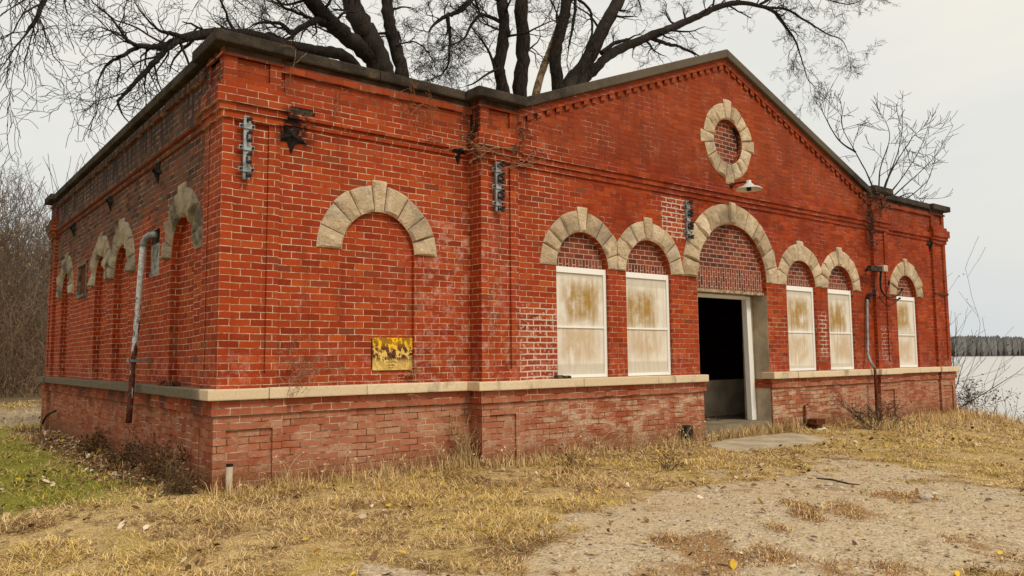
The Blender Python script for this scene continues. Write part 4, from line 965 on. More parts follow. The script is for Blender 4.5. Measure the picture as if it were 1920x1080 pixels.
s = MB(); s.box(a_[0]+.2, a_[0]+.26, YG-.16, YG-.02, a_[2]-.03, a_[2]+.03); part(s, 'stay', m_iron, t)
t = thing('hanging_cables', 'loose black cables looping below the cross arm towards the last window', 'cable', tuple(e_))
cb = [[(1651, 508), (1650, 530), (1654, 548), (1668, 558), (1684, 553), (1690, 545)], [(1653, 508), (1652, 540), (1665, 560), (1680, 562), (1686, 560)], [(1643, 512), (1639, 528), (1640, 545)], [(1630, 554), (1645, 559), (1660, 553), (1666, 533)], [(1648, 556), (1665, 574), (1685, 562)], [(1645, 540), (1640, 548), (1632, 553)]]
for i, q in enumerate(cb):
    P = [W(a, b_, YG-.22-.02*(i % 3)) for a, b_ in q]; D = []
    for k in range(len(P)-1):
        p0, p1, p2, p3 = P[max(k-1, 0)], P[k], P[k+1], P[min(k+2, len(P)-1)]
        for u in (0, .25, .5, .75): D.append(.5*((2*p1)+(-p0+p2)*u+(2*p0-5*p1+4*p2-p3)*u*u+(-p0+3*p1-3*p2+p3)*u**3))
    D.append(P[-1]); s = MB(); s.tube(D, .013 if i < 2 else .009, 7); c_ = part(s, 'cable', m_cable, t, smooth=True)
    if i < 4: s = MB(); s.tube([D[-1], D[-1]+(D[-1]-D[-2])*1.6], [.022, .024], 8); part(s, 'connector', m_iron, c_)
# ---- rusty strap on the last pilaster
z_ = W(1768, 551, YC)[2]; s = MB(); s.box(16.74, XE+.012, -.014, -.002, z_-.03, z_+.02); s.box(XE+.002, XE+.014, -.002, .4, z_-.03, z_+.02)
tag(s.build('iron_strap', m_rust), 'rusty iron strap wrapped round the far right pilaster', 'strap')
# ---- loose bricks
def brick(c, rz, label, m_=None, sz=(.20, .095, .06), tilt=0.):
    s = MB(); bx, by, bz = sz[0]/2, sz[1]/2, sz[2]
    n = 5; s.box(-bx, bx, -by, by, 0, bz); o = s.build('brick', m_ or m_loose, bevel=.008)
    for v in o.data.vertices: v.co += Vector((random.uniform(-.006, .006), random.uniform(-.006, .006), random.uniform(-.004, .004)))
    o.location = c; o.rotation_euler = (tilt, 0, rz); return tag(o, label, 'brick', 'loose bricks left on the sill')
m_loose = mat('loose_brick', plain((.20, .055, .03), .9, 0, .5, 16, .5)); m_mossy = mat('mossy_brick', plain((.10, .065, .03), .95, 0, .6, 18, .6))
brick((-.03, 1.97, 1.066), 1.5, 'reddish loose brick on the side sill, the one nearer the pipe')
brick((-.01, 1.57, 1.066), 1.62, 'darker loose brick on the side sill, the one nearer the corner', mat('sooty_brick', plain((.11, .05, .035), .9, 0, .5, 16, .5)), (.26, .1, .055))
p = W(1053, 703, -.20); brick((p[0]-.05, -.20, 1.066), .1, 'mossy broken brick on the sill at the foot of the first boarded window', m_mossy, (.11, .085, .05)); brick((p[0]+.08, -.20, 1.066), -.2, 'small mossy brick end beside the larger broken brick on the window sill', m_mossy, (.13, .08, .045))
# ---- stubs and pipes in the ground
p = np.array((.085, -.17, 0)); t = thing('pipe_stub', 'grey capped pipe stub standing in straw at the near corner', 'pipe', (p[0], p[1], -.1))
s = MB(); s.tube([(p[0], p[1], -.1), (p[0]+.01, p[1], .29)], .034, 12); part(s, 'pipe', m_conc, t, smooth=True); s = MB(); s.lathe((p[0]+.01, p[1], .285), [(.0001, .012), (.036, .012), (.037, -.012), (.034, -.012)], 12); part(s, 'cap', m_iron, t)
p = W(1290, 833, -.26); s = MB(); s.box(p[0]-.09, p[0]+.05, -.33, -.22, -.2, W(1290, 797, -.28)[2]); o = s.build('wooden_post', m_oldwood, bevel=.012); tag(o, 'short rotten wooden post against the plinth left of the doorway', 'post')
p = W(1531, 805, -.30); zt_ = W(1531, 785, -.30)[2]; t = thing('standpipe', 'rusty square topped standpipe by the plinth right of the doorway', 'standpipe', (p[0], -.30, p[2]-.15))
s = MB(); s.box(p[0]-.15, p[0]+.15, -.40, -.20, zt_-.10, zt_); part(s, 'head', m_rust, t, bevel=.01)
s = MB(); s.tube([(p[0], -.3, p[2]-.15), (p[0], -.3, zt_-.1)], .10, 12); part(s, 'pipe', m_rust, t); s = MB(); s.tube([(p[0]-.1, -.37, p[2]+.0), (p[0]+.12, -.4, p[2]+.01)], .028, 8); part(s, 'spout', m_enamel, t)
q0, q1 = W(1510, 808, -.20), W(1509, 760, -.20); s = MB(); s.tube([q0+np.array((0, 0, -.1)), q1, q1+np.array((.09, .0, .01))], .018, 8); tag(s.build('rusty_pipe', m_rust), 'thin rusty pipe with a bent top against the plinth', 'pipe')
q = [WX(a, b_, -.12) for a, b_ in ((80, 794), (86, 781), (96, 774), (105, 770))]; s = MB(); s.tube(q, .02, 7); tag(s.build('bent_rod', m_iron), 'dark bent iron rod leaning on the plinth at the woods end', 'rod')
q = [WZ(a, b_, -.06) for a, b_ in ((1531, 893), (1560, 897), (1590, 901), (1612, 905))]; q = [np.array((v[0], v[1], float(gz(v[0], v[1]))+.03+.015*(i % 2))) for i, v in enumerate(q)]
s = MB(); s.tube(q, [.009, .012, .010, .005], 6); tag(s.build('fallen_stick', m_oldwood), 'dark fallen stick lying on the gravel drive', 'stick')
def stone_(px, py, r, label, tone):
    p = WZ(px, py, -.13); v = bpy.data.meshes.new('stone'); bm = bmesh.new(); bmesh.ops.create_icosphere(bm, subdivisions=3, radius=1)
    for w in bm.verts: k = .75+.5*float(fnoise(np.array(w.co)*1.6+px, 3)); w.co = Vector((w.co.x*r*k*1.3, w.co.y*r*k, w.co.z*r*k*.6))
    bm.to_mesh(v); bm.free(); o = bpy.data.objects.new('stone', v); COL.objects.link(o); v.materials.append(tone); o.location = (p[0], p[1], float(gz(p[0], p[1]))+r*.25); tag(o, label, 'stone', 'loose stones on the drive')
m_pale = mat('pale_stone', plain((.50, .42, .33), .9, 0, .25, 20, .5)); m_tan = mat('tan_stone', plain((.36, .27, .18), .9, 0, .3, 20, .5))
stone_(1737, 932, .065, 'largest pale stone on the gravel drive near the reddish moss', m_pale); stone_(1718, 940, .04, 'small pale stone just left of the largest one on the drive', m_tan)
stone_(1555, 912, .045, 'pale stone lying just below the dark fallen stick', m_pale); stone_(1249, 886, .06, 'pale stone in dry grass in front of the wooden post', m_tan)
# ------------------------------------------------------------------ twigs, shrubs and vines
class Twigs:
    def __init__(s, seed): s.r = random.Random(seed); s.P0 = []; s.P1 = []; s.R0 = []; s.R1 = []; s.n = 0; s.tips = []
    def seg(s, a, b_, r0, r1): s.P0.append(a); s.P1.append(b_); s.R0.append(r0); s.R1.append(r1); s.n += 1
    def grow(s, p, d, L, r, lev, wob=.22, up=.05, kids=.8, ang=(30, 65), n=6, rmin=.004, shrink=(.42, .68), tipf=.25):
        R = s.r; st = L/n; x, y, z = p; dx, dy, dz = d; rr = r
        for i in range(n):
            dx += R.gauss(0, wob); dy += R.gauss(0, wob); dz += R.gauss(0, wob)+up
            q = math.sqrt(dx*dx+dy*dy+dz*dz)+1e-9; dx, dy, dz = dx/q, dy/q, dz/q
            nx_, ny2, nz = x+dx*st, y+dy*st, z+dz*st; r2 = max(rmin, r*(1-(1-tipf)*(i+1)/n))
            s.seg((x, y, z), (nx_, ny2, nz), rr, r2); x, y, z, rr = nx_, ny2, nz, r2
            if lev > 0 and R.random() < kids and i >= (1 if lev > 1 else 0):
                a = math.radians(R.uniform(*ang)); th = R.uniform(0, 2*PI)
                ax = Vector((dx, dy, dz)); o = ax.orthogonal().normalized(); o.rotate(Matrix.Rotation(th, 3, ax)); v = ax*math.cos(a)+o*math.sin(a)
                s.grow((x, y, z), (v.x, v.y, v.z), L*R.uniform(*shrink), max(rmin, rr*R.uniform(.45, .7)), lev-1, wob, up, kids, ang, n, rmin, shrink, tipf)
        s.tips.append((x, y, z))
    def geom(s, k=3):
        P0, P1, R0, R1 = (np.array(a, float) for a in (s.P0, s.P1, s.R0, s.R1))
        D = P1-P0; Ln = np.linalg.norm(D, axis=1, keepdims=True)+1e-9; D /= Ln; A = np.cross(D, np.where(np.abs(D[:, 2:]) < .9, (0, 0, 1.), (1., 0, 0))); A /= np.linalg.norm(A, axis=1, keepdims=True)+1e-9; B = np.cross(D, A)
        n = len(P0); V = np.empty((n, 2*k, 3))
        for j in range(k):
            o = A*math.cos(2*PI*j/k)+B*math.sin(2*PI*j/k); V[:, j] = P0+o*R0[:, None]; V[:, k+j] = P1+o*R1[:, None]
        return V, [(j, (j+1) % k, k+(j+1) % k, k+j) for j in range(k)]
    def build(s, name, m_, root=None, k=3, col=(.05, .04, .035), var=.3, loc=(0, 0, 0)):
        V, polys = s.geom(k); rs_ = np.random.RandomState(1); c = np.array(col)*rs_.uniform(1-var, 1+var, (len(V), 1))
        C = np.repeat(np.concatenate([c, np.ones((len(V), 1))], 1)[:, None], 2*k, 1)
        o = fast(name, (V-np.array(loc)).reshape(-1, 3), C.reshape(-1, 4), 2*k, polys, m_)
        if root is not None: o.parent = root
        return o
def leaves(pts, seed, n, sz, cols, spread=.05):
    r_ = np.random.RandomState(seed); P = np.array(pts); P = P[r_.randint(0, len(P), n)]+r_.normal(0, spread, (n, 3))
    u = r_.normal(0, 1, (n, 3)); u /= np.linalg.norm(u, axis=1, keepdims=True); v = np.cross(u, r_.normal(0, 1, (n, 3))); v /= np.linalg.norm(v, axis=1, keepdims=True)
    q = sz*r_.uniform(.5, 1.2, (n, 1)); V = np.stack([P-u*q, P+v*q*.5, P+u*q, P-v*q*.5], 1); c = np.array(cols)[r_.randint(0, len(cols), n)]*r_.uniform(.6, 1.3, (n, 1))
    return V.reshape(-1, 3), np.repeat(np.concatenate([c, np.ones((n, 1))], 1)[:, None], 4, 1).reshape(-1, 4)
m_twig = mat('twig_bark', lambda g: {'Base Color': g.attr('col')[0], 'Roughness': .9})
def shrub(name, label, cat, base, stems, H, lev, seed, col, nleaf=0, lsz=.03, lcol=None, r=.012, wob=.12, up=.04, lean=35, group=None, n=6, kids=.8, toward=None, lspread=.05, rmin=.0035):
    t = thing(name, label, cat, tuple(base), group); T = Twigs(seed); R = T.r
    for k in range(stems):
        a = math.radians(abs(R.gauss(0, lean))); th = R.uniform(0, 2*PI); d = Vector((math.sin(a)*math.cos(th), math.sin(a)*math.sin(th), math.cos(a)))
        if toward: d = (d+Vector(toward)*R.uniform(.3, 1)).normalized()
        T.grow((base[0]+R.gauss(0, .05), base[1]+R.gauss(0, .05), base[2]-.03), tuple(d), H*R.uniform(.5, 1.05), r*R.uniform(.6, 1.1), lev, wob, up, kids, (25, 55), n, rmin)
    T.build('stems', m_twig, t, 4, col, loc=tuple(base))
    if nleaf:
        V, C = leaves(T.tips, seed, nleaf, lsz, lcol, lspread); fast('dead_leaves', V-np.array(base), C, 4, [(0, 1, 2, 3)], m_attr).parent = t
    return t
DK = [(.12, .065, .03), (.17, .09, .04), (.075, .042, .027)]
def gpt(px, py, Z=-.02): p = WZ(px, py, Z); return (p[0], p[1], float(gz(p[0], p[1])))
def spt(py_): return (-.25, py_, float(gz(-.25, py_)))
shrub('dead_weed', 'tall dark dead weed clump against the side plinth by the near corner', 'weed', (-.28, .75, -.01), 12, .40, 2, 51, (.10, .058, .03), 260, .026, DK+[(.16, .075, .03)], .006, .14, .03, 30, 'dead weeds along the walls')
shrub('dead_weed', 'low spreading brown weed tangle in front of the near corner', 'weed', (-.32, .15, -.02), 16, .28, 2, 52, (.14, .09, .045), 260, .024, DK+[(.26, .16, .07)], .005, .2, -.02, 55, 'dead weeds along the walls')
shrub('dead_weed', 'slender upright weed spike on the side wall beneath the nearest arch', 'weed', (-.2, 1.6, .0), 3, .58, 1, 53, (.06, .035, .02), 120, .022, DK, .006, .08, .05, 10, 'dead weeds along the walls')
shrub('dead_weed', 'rusty brown weed mound on the side wall just beyond the leaning pipe', 'weed', (-.2, 4.9, .03), 12, .30, 2, 54, (.12, .07, .03), 300, .03, DK+[(.20, .10, .03)], .006, .2, .0, 50, 'dead weeds along the walls')
shrub('dead_weed', 'brown weed mound at the foot of the leaning pipe', 'weed', (-.22, 2.9, .02), 8, .28, 2, 55, (.11, .065, .03), 220, .026, DK+[(.20, .12, .04)], .006, .16, .02, 40, 'dead weeds along the walls')
shrub('dead_weed', 'pale seeding weed in the angle between the wing and the gable pilaster', 'weed', gpt(872, 878), 12, .55, 1, 56, (.36, .25, .11), 160, .016, [(.42, .32, .17), (.33, .22, .1)], .004, .1, .02, 22, 'dead weeds along the walls')
shrub('bare_shrub', 'leggy bare shrub with grey leaves in front of the conduit', 'shrub', (11.9, -.95, float(gz(11.9, -.95))), 11, .62, 2, 57, (.085, .062, .042), 260, .03, [(.20, .145, .10), (.28, .21, .15), (.10, .07, .05)], .010, .14, .03, 40, 'bare shrubs near the lake end')
shrub('bare_shrub', 'tall bare shrub with pointed stems past the lake end of the building', 'shrub', (19.3, .95, float(gz(19.3, .95))), 15, 2.7, 2, 58, (.05, .042, .036), 60, .04, DK, .018, .07, .05, 26, 'bare shrubs near the lake end', n=7, kids=.55)
shrub('bare_shrub', 'low tangled shrub with dark leaves at the foot of the tall lakeside shrub', 'shrub', (19.0, .35, float(gz(19.0, .35))), 16, .75, 2, 59, (.07, .05, .035), 260, .04, DK, .008, .16, .02, 50, 'bare shrubs near the lake end')
for (px, py), l, sd in (((1896, 795), 'lone weed stalk with dark seed heads before the lake at the right edge', 61), ((1868, 796), 'shorter forked weed stalk before the lake, left of the seed heads', 62), ((1912, 790), 'rightmost twiggy weed before the lake', 63)):
    p = gpt(px, py, -.5); shrub('weed_stalk', l, 'weed', p, 2, 1.0 if sd == 61 else .7, 1, sd, (.11, .075, .045), 46, .03, DK, .012, .07, .06, 8, 'weed stalks before the lake')
for (px, py), l, sd in (((1345, 815), 'wispy dry weed at the left end of the door step', 64), ((1480, 815), 'dry weed clump at the right end of the door step', 65), ((1250, 880), 'dark weed clump on the grass before the rotten post', 66), ((1075, 880), 'dark low weeds along the plinth below the first boarded window', 67)):
    p = gpt(px, py, -.06); shrub('dead_weed', l, 'weed', p, 10, .26, 1, sd, (.16, .10, .05), 90, .022, DK+[(.3, .2, .1)], .0045, .18, .02, 38, 'dead weeds along the walls')
# thin seeding grass leaning before the plinth
T = Twigs(91); R = T.r; sdv = []
for k in range(150):
    xx = R.uniform(.2, 7.7); y0_ = (-.12 if xx < 3.2 else -.34)-abs(R.gauss(0, .10)); z_ = float(gz(xx, y0_)); h = R.uniform(.12, .46)*(1 if R.random() < .5 else .6)
    vx, vy = R.gauss(0, .35), R.gauss(0, .3); p_ = np.array((xx, y0_, z_))
    for i in range(6): q_ = p_+np.array((vx*h/6*(i/3), vy*h/6*(i/3), h/6*(1-.08*i))); T.seg(tuple(p_), tuple(q_), .0028, .0022); p_ = q_
    sdv.append(tuple(p_)); sdv.append(tuple(p_-np.array((vx*.05, 0, .03))))
Vs, ps_ = T.geom(3); Cs = np.tile(np.array((.62, .46, .24, 1)), (Vs.shape[0]*6, 1)); tag(fast('seeding_grass', Vs.reshape(-1, 3), Cs, 6, ps_, m_attr), kind='stuff')
Vs, Cs = leaves(sdv, 92, 520, .020, [(.70, .54, .32), (.56, .40, .2)], .025); tag(fast('seed_heads', Vs, Cs, 4, [(0, 1, 2, 3)], m_attr), kind='stuff')
# dead vines
def vine(name, label, paths, seed, col, r=.007, extra=None, nleaf=0, lsz=.025, lev=1, kl=.3):
    b0 = paths[0][0]; t = thing(name, label, 'vine', tuple(b0), 'dead vines on the brickwork'); T = Twigs(seed); R = T.r
    for P in paths:
        for k in range(len(P)-1):
            a, b_ = np.array(P[k]), np.array(P[k+1]); prev = a
            for u in range(1, 6):
                c = a+(b_-a)*u/5+np.array((R.gauss(0, .008), R.gauss(0, .006), R.gauss(0, .012)))*(u < 5)
                T.seg(tuple(prev), tuple(c), r*R.uniform(.7, 1), r*R.uniform(.6, .9)); prev = c
                if R.random() < kl: T.grow(tuple(c), (R.gauss(0, 1), -abs(R.gauss(0, .4)), R.gauss(-.2, .8)), R.uniform(.08, .30), r*.6, lev, .25, -.03, .6, (30, 60), 5, .0025)
    T.build('stems', m_twig, t, 4, col, loc=tuple(b0))
    if nleaf: V, C = leaves(T.tips, seed, nleaf, lsz, DK+[(.22, .12, .07)], .04); fast('dead_leaves', V-np.array(b0), C, 4, [(0, 1, 2, 3)], m_attr).parent = t
    return t
yv = YP-.10
vine('dead_vine', 'pale dead vine stems spreading across the pilaster left of the gable', [[W(800, 262, -.04), W(845, 268, -.06), W(880, 268, yv), W(915, 279, yv)], [W(830, 280, -.04), W(870, 279, yv), W(915, 281, yv), W(960, 300, YG-.1), W(1000, 312, YG-.1)], [W(918, 280, yv), W(950, 278, yv), W(975, 282, yv)], [W(922, 283, yv), W(935, 310, yv), W(960, 316, YG-.09), W(1015, 300, YG-.1)], [W(880, 306, yv), W(912, 283, yv)], [W(970, 312, YG-.1), W(1005, 283, YG-.1)]], 71, (.30, .17, .095), .008, kl=.28)
vine('dead_vine', 'dark leafy sprig rooted at the coping corner of the gable pilaster', [[W(875, 262, YP-.02), W(880, 246, YP-.04)], [W(990, 246, YG-.03), W(985, 232, YG-.06)], [W(972, 280, yv), W(978, 270, yv)]], 72, (.05, .04, .03), .006, nleaf=160, lsz=.022, lev=2, kl=.9)
vine('dead_vine', 'wispy reddish sprig hanging below the coping over the blind arch', [[W(772, 203, .0), W(795, 196, -.03), W(812, 203, -.02)], [W(632, 170, .0), W(633, 192, -.02)], [W(795, 196, -.03), W(770, 215, -.02)]], 73, (.33, .13, .06), .005, lev=2, kl=.7)
vine('dead_vine', 'single bare stem growing from the corner coping down the wall', [[W(532, 186, -.05), W(545, 150, -.09), W(552, 115, -.13), W(556, 92, -.12)], [W(551, 118, -.13), W(575, 100, -.14)]], 74, (.20, .12, .08), .006, kl=.2)
vine('dead_vine', 'dry grass nest on the sill under the blind arch', [[W(545, 705, -.06), W(575, 682, -.05), W(600, 700, -.06)], [W(560, 708, -.06), W(590, 690, -.07)], [W(585, 708, -.06), W(560, 680, -.04), W(545, 625, .02)]], 75, (.30, .15, .08), .004, lev=2, kl=.9)
vine('dead_vine', 'thin curling stem beside the yellow notice', [[W(783, 680, .05), W(770, 695, .03), W(776, 706, .0), W(785, 690, .03)], [W(770, 700, .03), W(745, 708, .0)]], 76, (.36, .22, .13), .005, kl=.5)
yr = YP-.03
vine('ivy_vine', 'dark dead ivy mass hanging from the right gable shoulder', [[W(1637, 372, yr), W(1632, 395, yr-.03), W(1634, 425, yr), W(1637, 447, yr)], [W(1622, 378, YG-.06), W(1631, 400, yr-.05), W(1640, 430, yr)], [W(1652, 378, yr-.04), W(1641, 395, yr-.05), W(1637, 415, yr)], [W(1606, 360, YG-.08), W(1625, 366, YG-.12), W(1645, 372, yr)], [W(1637, 450, yr+.01), W(1638, 470, yr+.01)]], 77, (.06, .045, .035), .010, nleaf=200, lsz=.04, lev=2, kl=.75)
# ================================================================== TREES
def M_bark(g):
    P = g.geo()['Position']; n = g.noise(g.scl(P, (14, 14, 2.2)), 1.6, 5, .65, .4); n2 = g.noise(P, 40, 3)
    r = g.noise(P, .8, 2)
    col = g.mix(g.ss(n, .38, .64), (.009, .0065, .005), (.042, .031, .023)); col = g.mix(g.m('MULTIPLY', g.ss(r, .5, .7), .4), col, (.07, .06, .05))
    return {'Base Color': col, 'Roughness': .95, 'Normal': g.bump(g.m('ADD', n, g.m('MULTIPLY', n2, .3)), 1., .05)}
m_bark = mat('furrowed_bark', M_bark); m_palebark = mat('stripped_bark', plain((.20, .13, .075), .9, 0, .45, 5, .6))
def smooth_line(P, sub=5):
    P = [np.array(p, float) for p in P]; D = []
    for k in range(len(P)-1):
        p0, p1, p2, p3 = P[max(k-1, 0)], P[k], P[k+1], P[min(k+2, len(P)-1)]
        for j in range(sub):
            u = j/sub; D.append(.5*((2*p1)+(-p0+p2)*u+(2*p0-5*p1+4*p2-p3)*u*u+(-p0+3*p1-3*p2+p3)*u**3))
    D.append(P[-1]); return D
class Tree:
    def __init__(s, name, label, base, seed, cat='tree'):
        s.t = thing(name, label, cat, tuple(base)); s.base = base; s.T = Twigs(seed); s.mb = MB(); s.pale = MB(); s.R = random.Random(seed)
    def limb(s, pts, Y, rad, kids=10, L=(1.2, 2.6), lev=3, up=.03, pale=False, k0=.15, rscale=.45, wob=.20, dirb=(0, 0, 0)):
        # pts: measured points; Y: depth or depths; rad in metres
        n = len(pts); Ys = Y if hasattr(Y, '__len__') else [Y]*n
        if len(Ys) == 2 and n != 2: Ys = list(np.linspace(Ys[0], Ys[1], n))
        P = smooth_line([W(a, b_, y) for (a, b_), y in zip(pts, Ys)], 6); m_ = len(P)
        rr = list(np.interp(np.linspace(0, 1, m_), np.linspace(0, 1, len(rad)), rad)); R = s.R; rr = [q*(1.22 if q > .1 else 1.1) for q in rr]
        for i in range(1, m_-1): P[i] = P[i]+np.array((R.gauss(0, .12), R.gauss(0, .12), R.gauss(0, .12)))*rr[i]*(.6 if rr[i] > .1 else 1.3); rr[i] *= R.uniform(.92, 1.1)
        (s.pale if pale else s.mb).tube(P, rr, 12 if rr[0] > .1 else 8)
        for k in range(kids):
            i = min(m_-2, int(m_*(k0+(1-k0)*(k+R.random())/kids))); d = Vector(P[i+1]-P[i]).normalized(); o = d.orthogonal().normalized(); o.rotate(Matrix.Rotation(R.uniform(0, 2*PI), 3, d))
            a = math.radians(R.uniform(35, 75)); v = (d*math.cos(a)+o*math.sin(a)+Vector(dirb)).normalized()
            s.T.grow(tuple(P[i]), tuple(v), R.uniform(*L), min(.07, rr[i]*rscale), lev, wob, up, .62, (28, 62), 7, .0058, (.42, .7), .3)
        e = P[-1]; d = Vector(P[-1]-P[-2]).normalized()
        s.T.grow(tuple(e), tuple(d), R.uniform(*L), rr[-1]*.9, lev, wob, up, .8, (25, 55), 7, .0062, (.45, .7), .3)
        return P
    def done(s, col=(.030, .022, .017)):
        part(s.mb, 'trunk', m_bark, s.t, smooth=True)
        if s.pale.v: part(s.pale, 'dead_trunk', m_palebark, s.t, smooth=True)
        s.T.build('crown', m_twig, s.t, 3, col, .35, loc=tuple(s.base))
YA = 17.5; bA = W(735, 640, YA)
A = Tree('bare_tree', 'large dark bare tree with three trunks leaning left behind the wing wall', (bA[0], YA, 0), 101)
A.mb.tube([(bA[0], YA, -.1), (bA[0]-.03, YA, 1.5), tuple(W(728, 330, YA)), tuple(W(722, 210, YA))], [.85, .62, .55, .5], 14)
A.limb([(722, 260), (712, 150), (692, 105), (650, 70), (612, 32), (575, -10), (520, -110), (470, -230)], [YA, YA, YA, YA-.3, YA-.8, YA-1.2, YA-2, YA-2.5], [.26, .25, .23, .20, .15], 9, lev=3, k0=.35)
A.limb([(728, 260), (722, 150), (700, 90), (676, 40), (655, -10), (640, -140), (650, -300)], [YA, YA, YA, YA+.2, YA+.5, YA+1, YA+1], [.36, .34, .31, .27, .2], 7, k0=.5)
A.limb([(744, 280), (754, 150), (742, 90), (729, 40), (727, -10), (735, -160), (760, -320)], YA-.2, [.22, .20, .185, .18, .14], 7, k0=.35)
# low limb sweeping left over the corner
A.limb([(700, 190), (655, 112), (600, 96), (540, 86), (470, 66), (405, 62), (345, 72), (300, 87), (258, 86)], list(np.linspace(YA, 11.0, 9)), [.2, .16, .15, .14, .13, .12, .095, .07, .05], 14, (.9, 1.8), 2, -.02, k0=.45, dirb=(0, 0, -.15))
A.limb([(330, 77), (305, 100), (285, 122), (262, 146), (238, 172), (222, 190), (228, 212)], [11.6, 11.5, 11.4, 11.3, 11.2, 11.1, 11.1], [.075, .07, .06, .05, .04, .03, .02], 9, (.7, 1.4), 2, -.03)
A.limb([(262, 86), (232, 103), (205, 118), (190, 138), (182, 160)], [11.2, 11.1, 11, 10.9, 10.9], [.05, .04, .03, .02, .012], 9, (.6, 1.3), 2, -.03)
A.limb([(255, 86), (236, 72), (222, 52), (205, 30), (178, 8), (165, -10)], [11.2, 11.1, 11, 11, 11, 11], [.045, .035, .025, .02, .012, .01], 8, (.6, 1.4), 2, .04)
A.limb([(345, 70), (318, 62), (295, 55), (262, 20)], [11.7, 11.6, 11.6, 11.5], [.07, .05, .03, .015], 7, (.7, 1.5), 2, .05)
# gnarled middle limb
A.limb([(632, 48), (598, 38), (565, 52), (545, 62), (530, 46), (500, 42), (478, 45)], [YA-.6, YA-.9, YA-1.2, YA-1.5, YA-1.7, YA-2, YA-2.2], [.13, .11, .09, .07, .055, .045, .03], 12, (.8, 1.9), 3, 0., k0=.1)
A.limb([(560, 56), (536, 74), (505, 62), (490, 72)], [YA-1.3, YA-1.6, YA-1.9, YA-2], [.06, .05, .035, .02], 8, (.6, 1.4), 2)
A.limb([(598, 40), (560, 25), (530, 12), (515, -15)], [YA-.9, YA-1.2, YA-1.5, YA-1.6], [.06, .05, .04, .03], 8, (.8, 1.8), 3, .04)
# limb hanging in from above the frame, top left
A.limb([(575, -10), (430, -170), (270, -190), (160, -110), (95, -25), (70, 30), (50, 62)], [YA-1.2, YA-3, 12.5, 11.2, 10.4, 10.2, 10.1], [.16, .14, .12, .09, .055, .04, .025], 14, (1.0, 2.2), 2, -.10, k0=.5, dirb=(0, 0, -.35))
A.limb([(140, -80), (60, -60), (15, -25), (-30, 20)], [11, 10.6, 10.4, 10.3], [.06, .05, .035, .02], 7, (1., 2.2), 2, -.10, dirb=(0, 0, -.3))
A.limb([(300, -185), (330, -90), (390, -40), (440, -5)], [12.6, 12.6, 12.8, 13], [.07, .06, .04, .02], 6, (.9, 1.9), 2, -.02)
A.done()
b0 = W(1648, 372, .1)
S_ = Tree('parapet_sapling', 'bare many stemmed sapling growing out of the right end parapet', (b0[0], .1, 4.9), 303, 'sapling')
for q in ([(1646, 385), (1662, 340), (1682, 290), (1692, 240), (1691, 190)], [(1644, 380), (1630, 335), (1604, 285), (1580, 240), (1577, 200)], [(1604, 285), (1572, 262), (1545, 215), (1537, 190)], [(1650, 385), (1690, 335), (1722, 285), (1742, 235)], [(1652, 388), (1700, 345), (1738, 310), (1765, 280)], [(1654, 390), (1700, 372), (1738, 340), (1748, 315)], [(1650, 380), (1672, 320), (1708, 262), (1718, 250)], [(1652, 386), (1705, 362), (1722, 372)], [(1648, 378), (1650, 320), (1668, 260), (1660, 225)]):
    S_.limb(q, [.1]+[.3+S_.R.uniform(-.5, .6) for _ in q[1:]], [.020, .013, .008, .0045], 6, (.35, .75), 1, .05, k0=.25, wob=.09, rscale=.6)
S_.done((.095, .078, .066))
YB = 16.0; bB = W(1010, 650, YB)
B = Tree('bare_tree', 'broad dark bare tree of many trunks behind the gable with a limb arching right', (bB[0], YB, 0), 202)
B.mb.tube([(bB[0], YB, -.1), (bB[0], YB, 1.2), tuple(W(1010, 380, YB)), tuple(W(1010, 260, YB))], [1.3, 1.05, .85, .6], 16)
B.limb([(965, 330), (946, 180), (936, 125), (946, 60), (940, -10), (930, -160), (900, -320)], YB-.2, [.24, .20, .185, .17, .14], 8, k0=.4)
B.limb([(990, 330), (975, 180), (981, 100), (977, 0), (985, -180), (1010, -340)], YB-.4, [.26, .23, .225, .21, .16], 8, k0=.4)
B.limb([(1000, 300), (1003, 190), (1018, 130), (1034, 85), (1050, 40), (1062, 15)], YB+.4, [.15, .13, .11, .09, .06], 2, lev=2, pale=True, k0=.6)
B.limb([(1035, 320), (1046, 170), (1041, 110), (1053, 50), (1064, -10), (1080, -160), (1075, -320)], YB, [.24, .20, .19, .18, .14], 7, k0=.4)
B.limb([(1035, 290), (1062, 168), (1095, 125), (1128, 60), (1165, -10), (1235, -130), (1330, -260)], YB-.1, [.30, .26, .235, .21, .16], 8, k0=.45)
B.limb([(1055, 270), (1086, 165), (1115, 130), (1148, 100), (1208, 72), (1252, 55), (1302, 34), (1350, 12), (1392, 5), (1438, 15)], list(np.linspace(YB, YB-2.2, 10)), [.22, .19, .18, .17, .155, .14, .13, .115, .10, .08], 14, (.9, 2.0), 3, .03, k0=.4)
B.limb([(1438, 15), (1458, 28), (1475, 52), (1490, 74), (1502, 108), (1514, 148)], list(np.linspace(YB-2.2, YB-2.6, 6)), [.08, .065, .055, .045, .03, .018], 12, (.7, 1.5), 3, -.05, k0=.1, dirb=(.15, 0, -.2))
B.limb([(1440, 14), (1475, 18), (1512, 40), (1548, 62), (1578, 75), (1590, 98)], list(np.linspace(YB-2.2, YB-2.8, 6)), [.07, .055, .045, .035, .022, .012], 11, (.7, 1.5), 3, -.02, k0=.05, dirb=(.2, 0, 0))
B.limb([(1425, 8), (1470, -12), (1530, -6), (1590, 8), (1625, -5)], list(np.linspace(YB-2.1, YB-2.6, 5)), [.06, .05, .04, .025, .012], 12, (.7, 1.5), 3, .0, k0=.05)
B.limb([(1222, 72), (1250, 82), (1275, 88), (1304, 101)], YB-1., [.085, .075, .06, .05], 3, (.6, 1.2), 2)
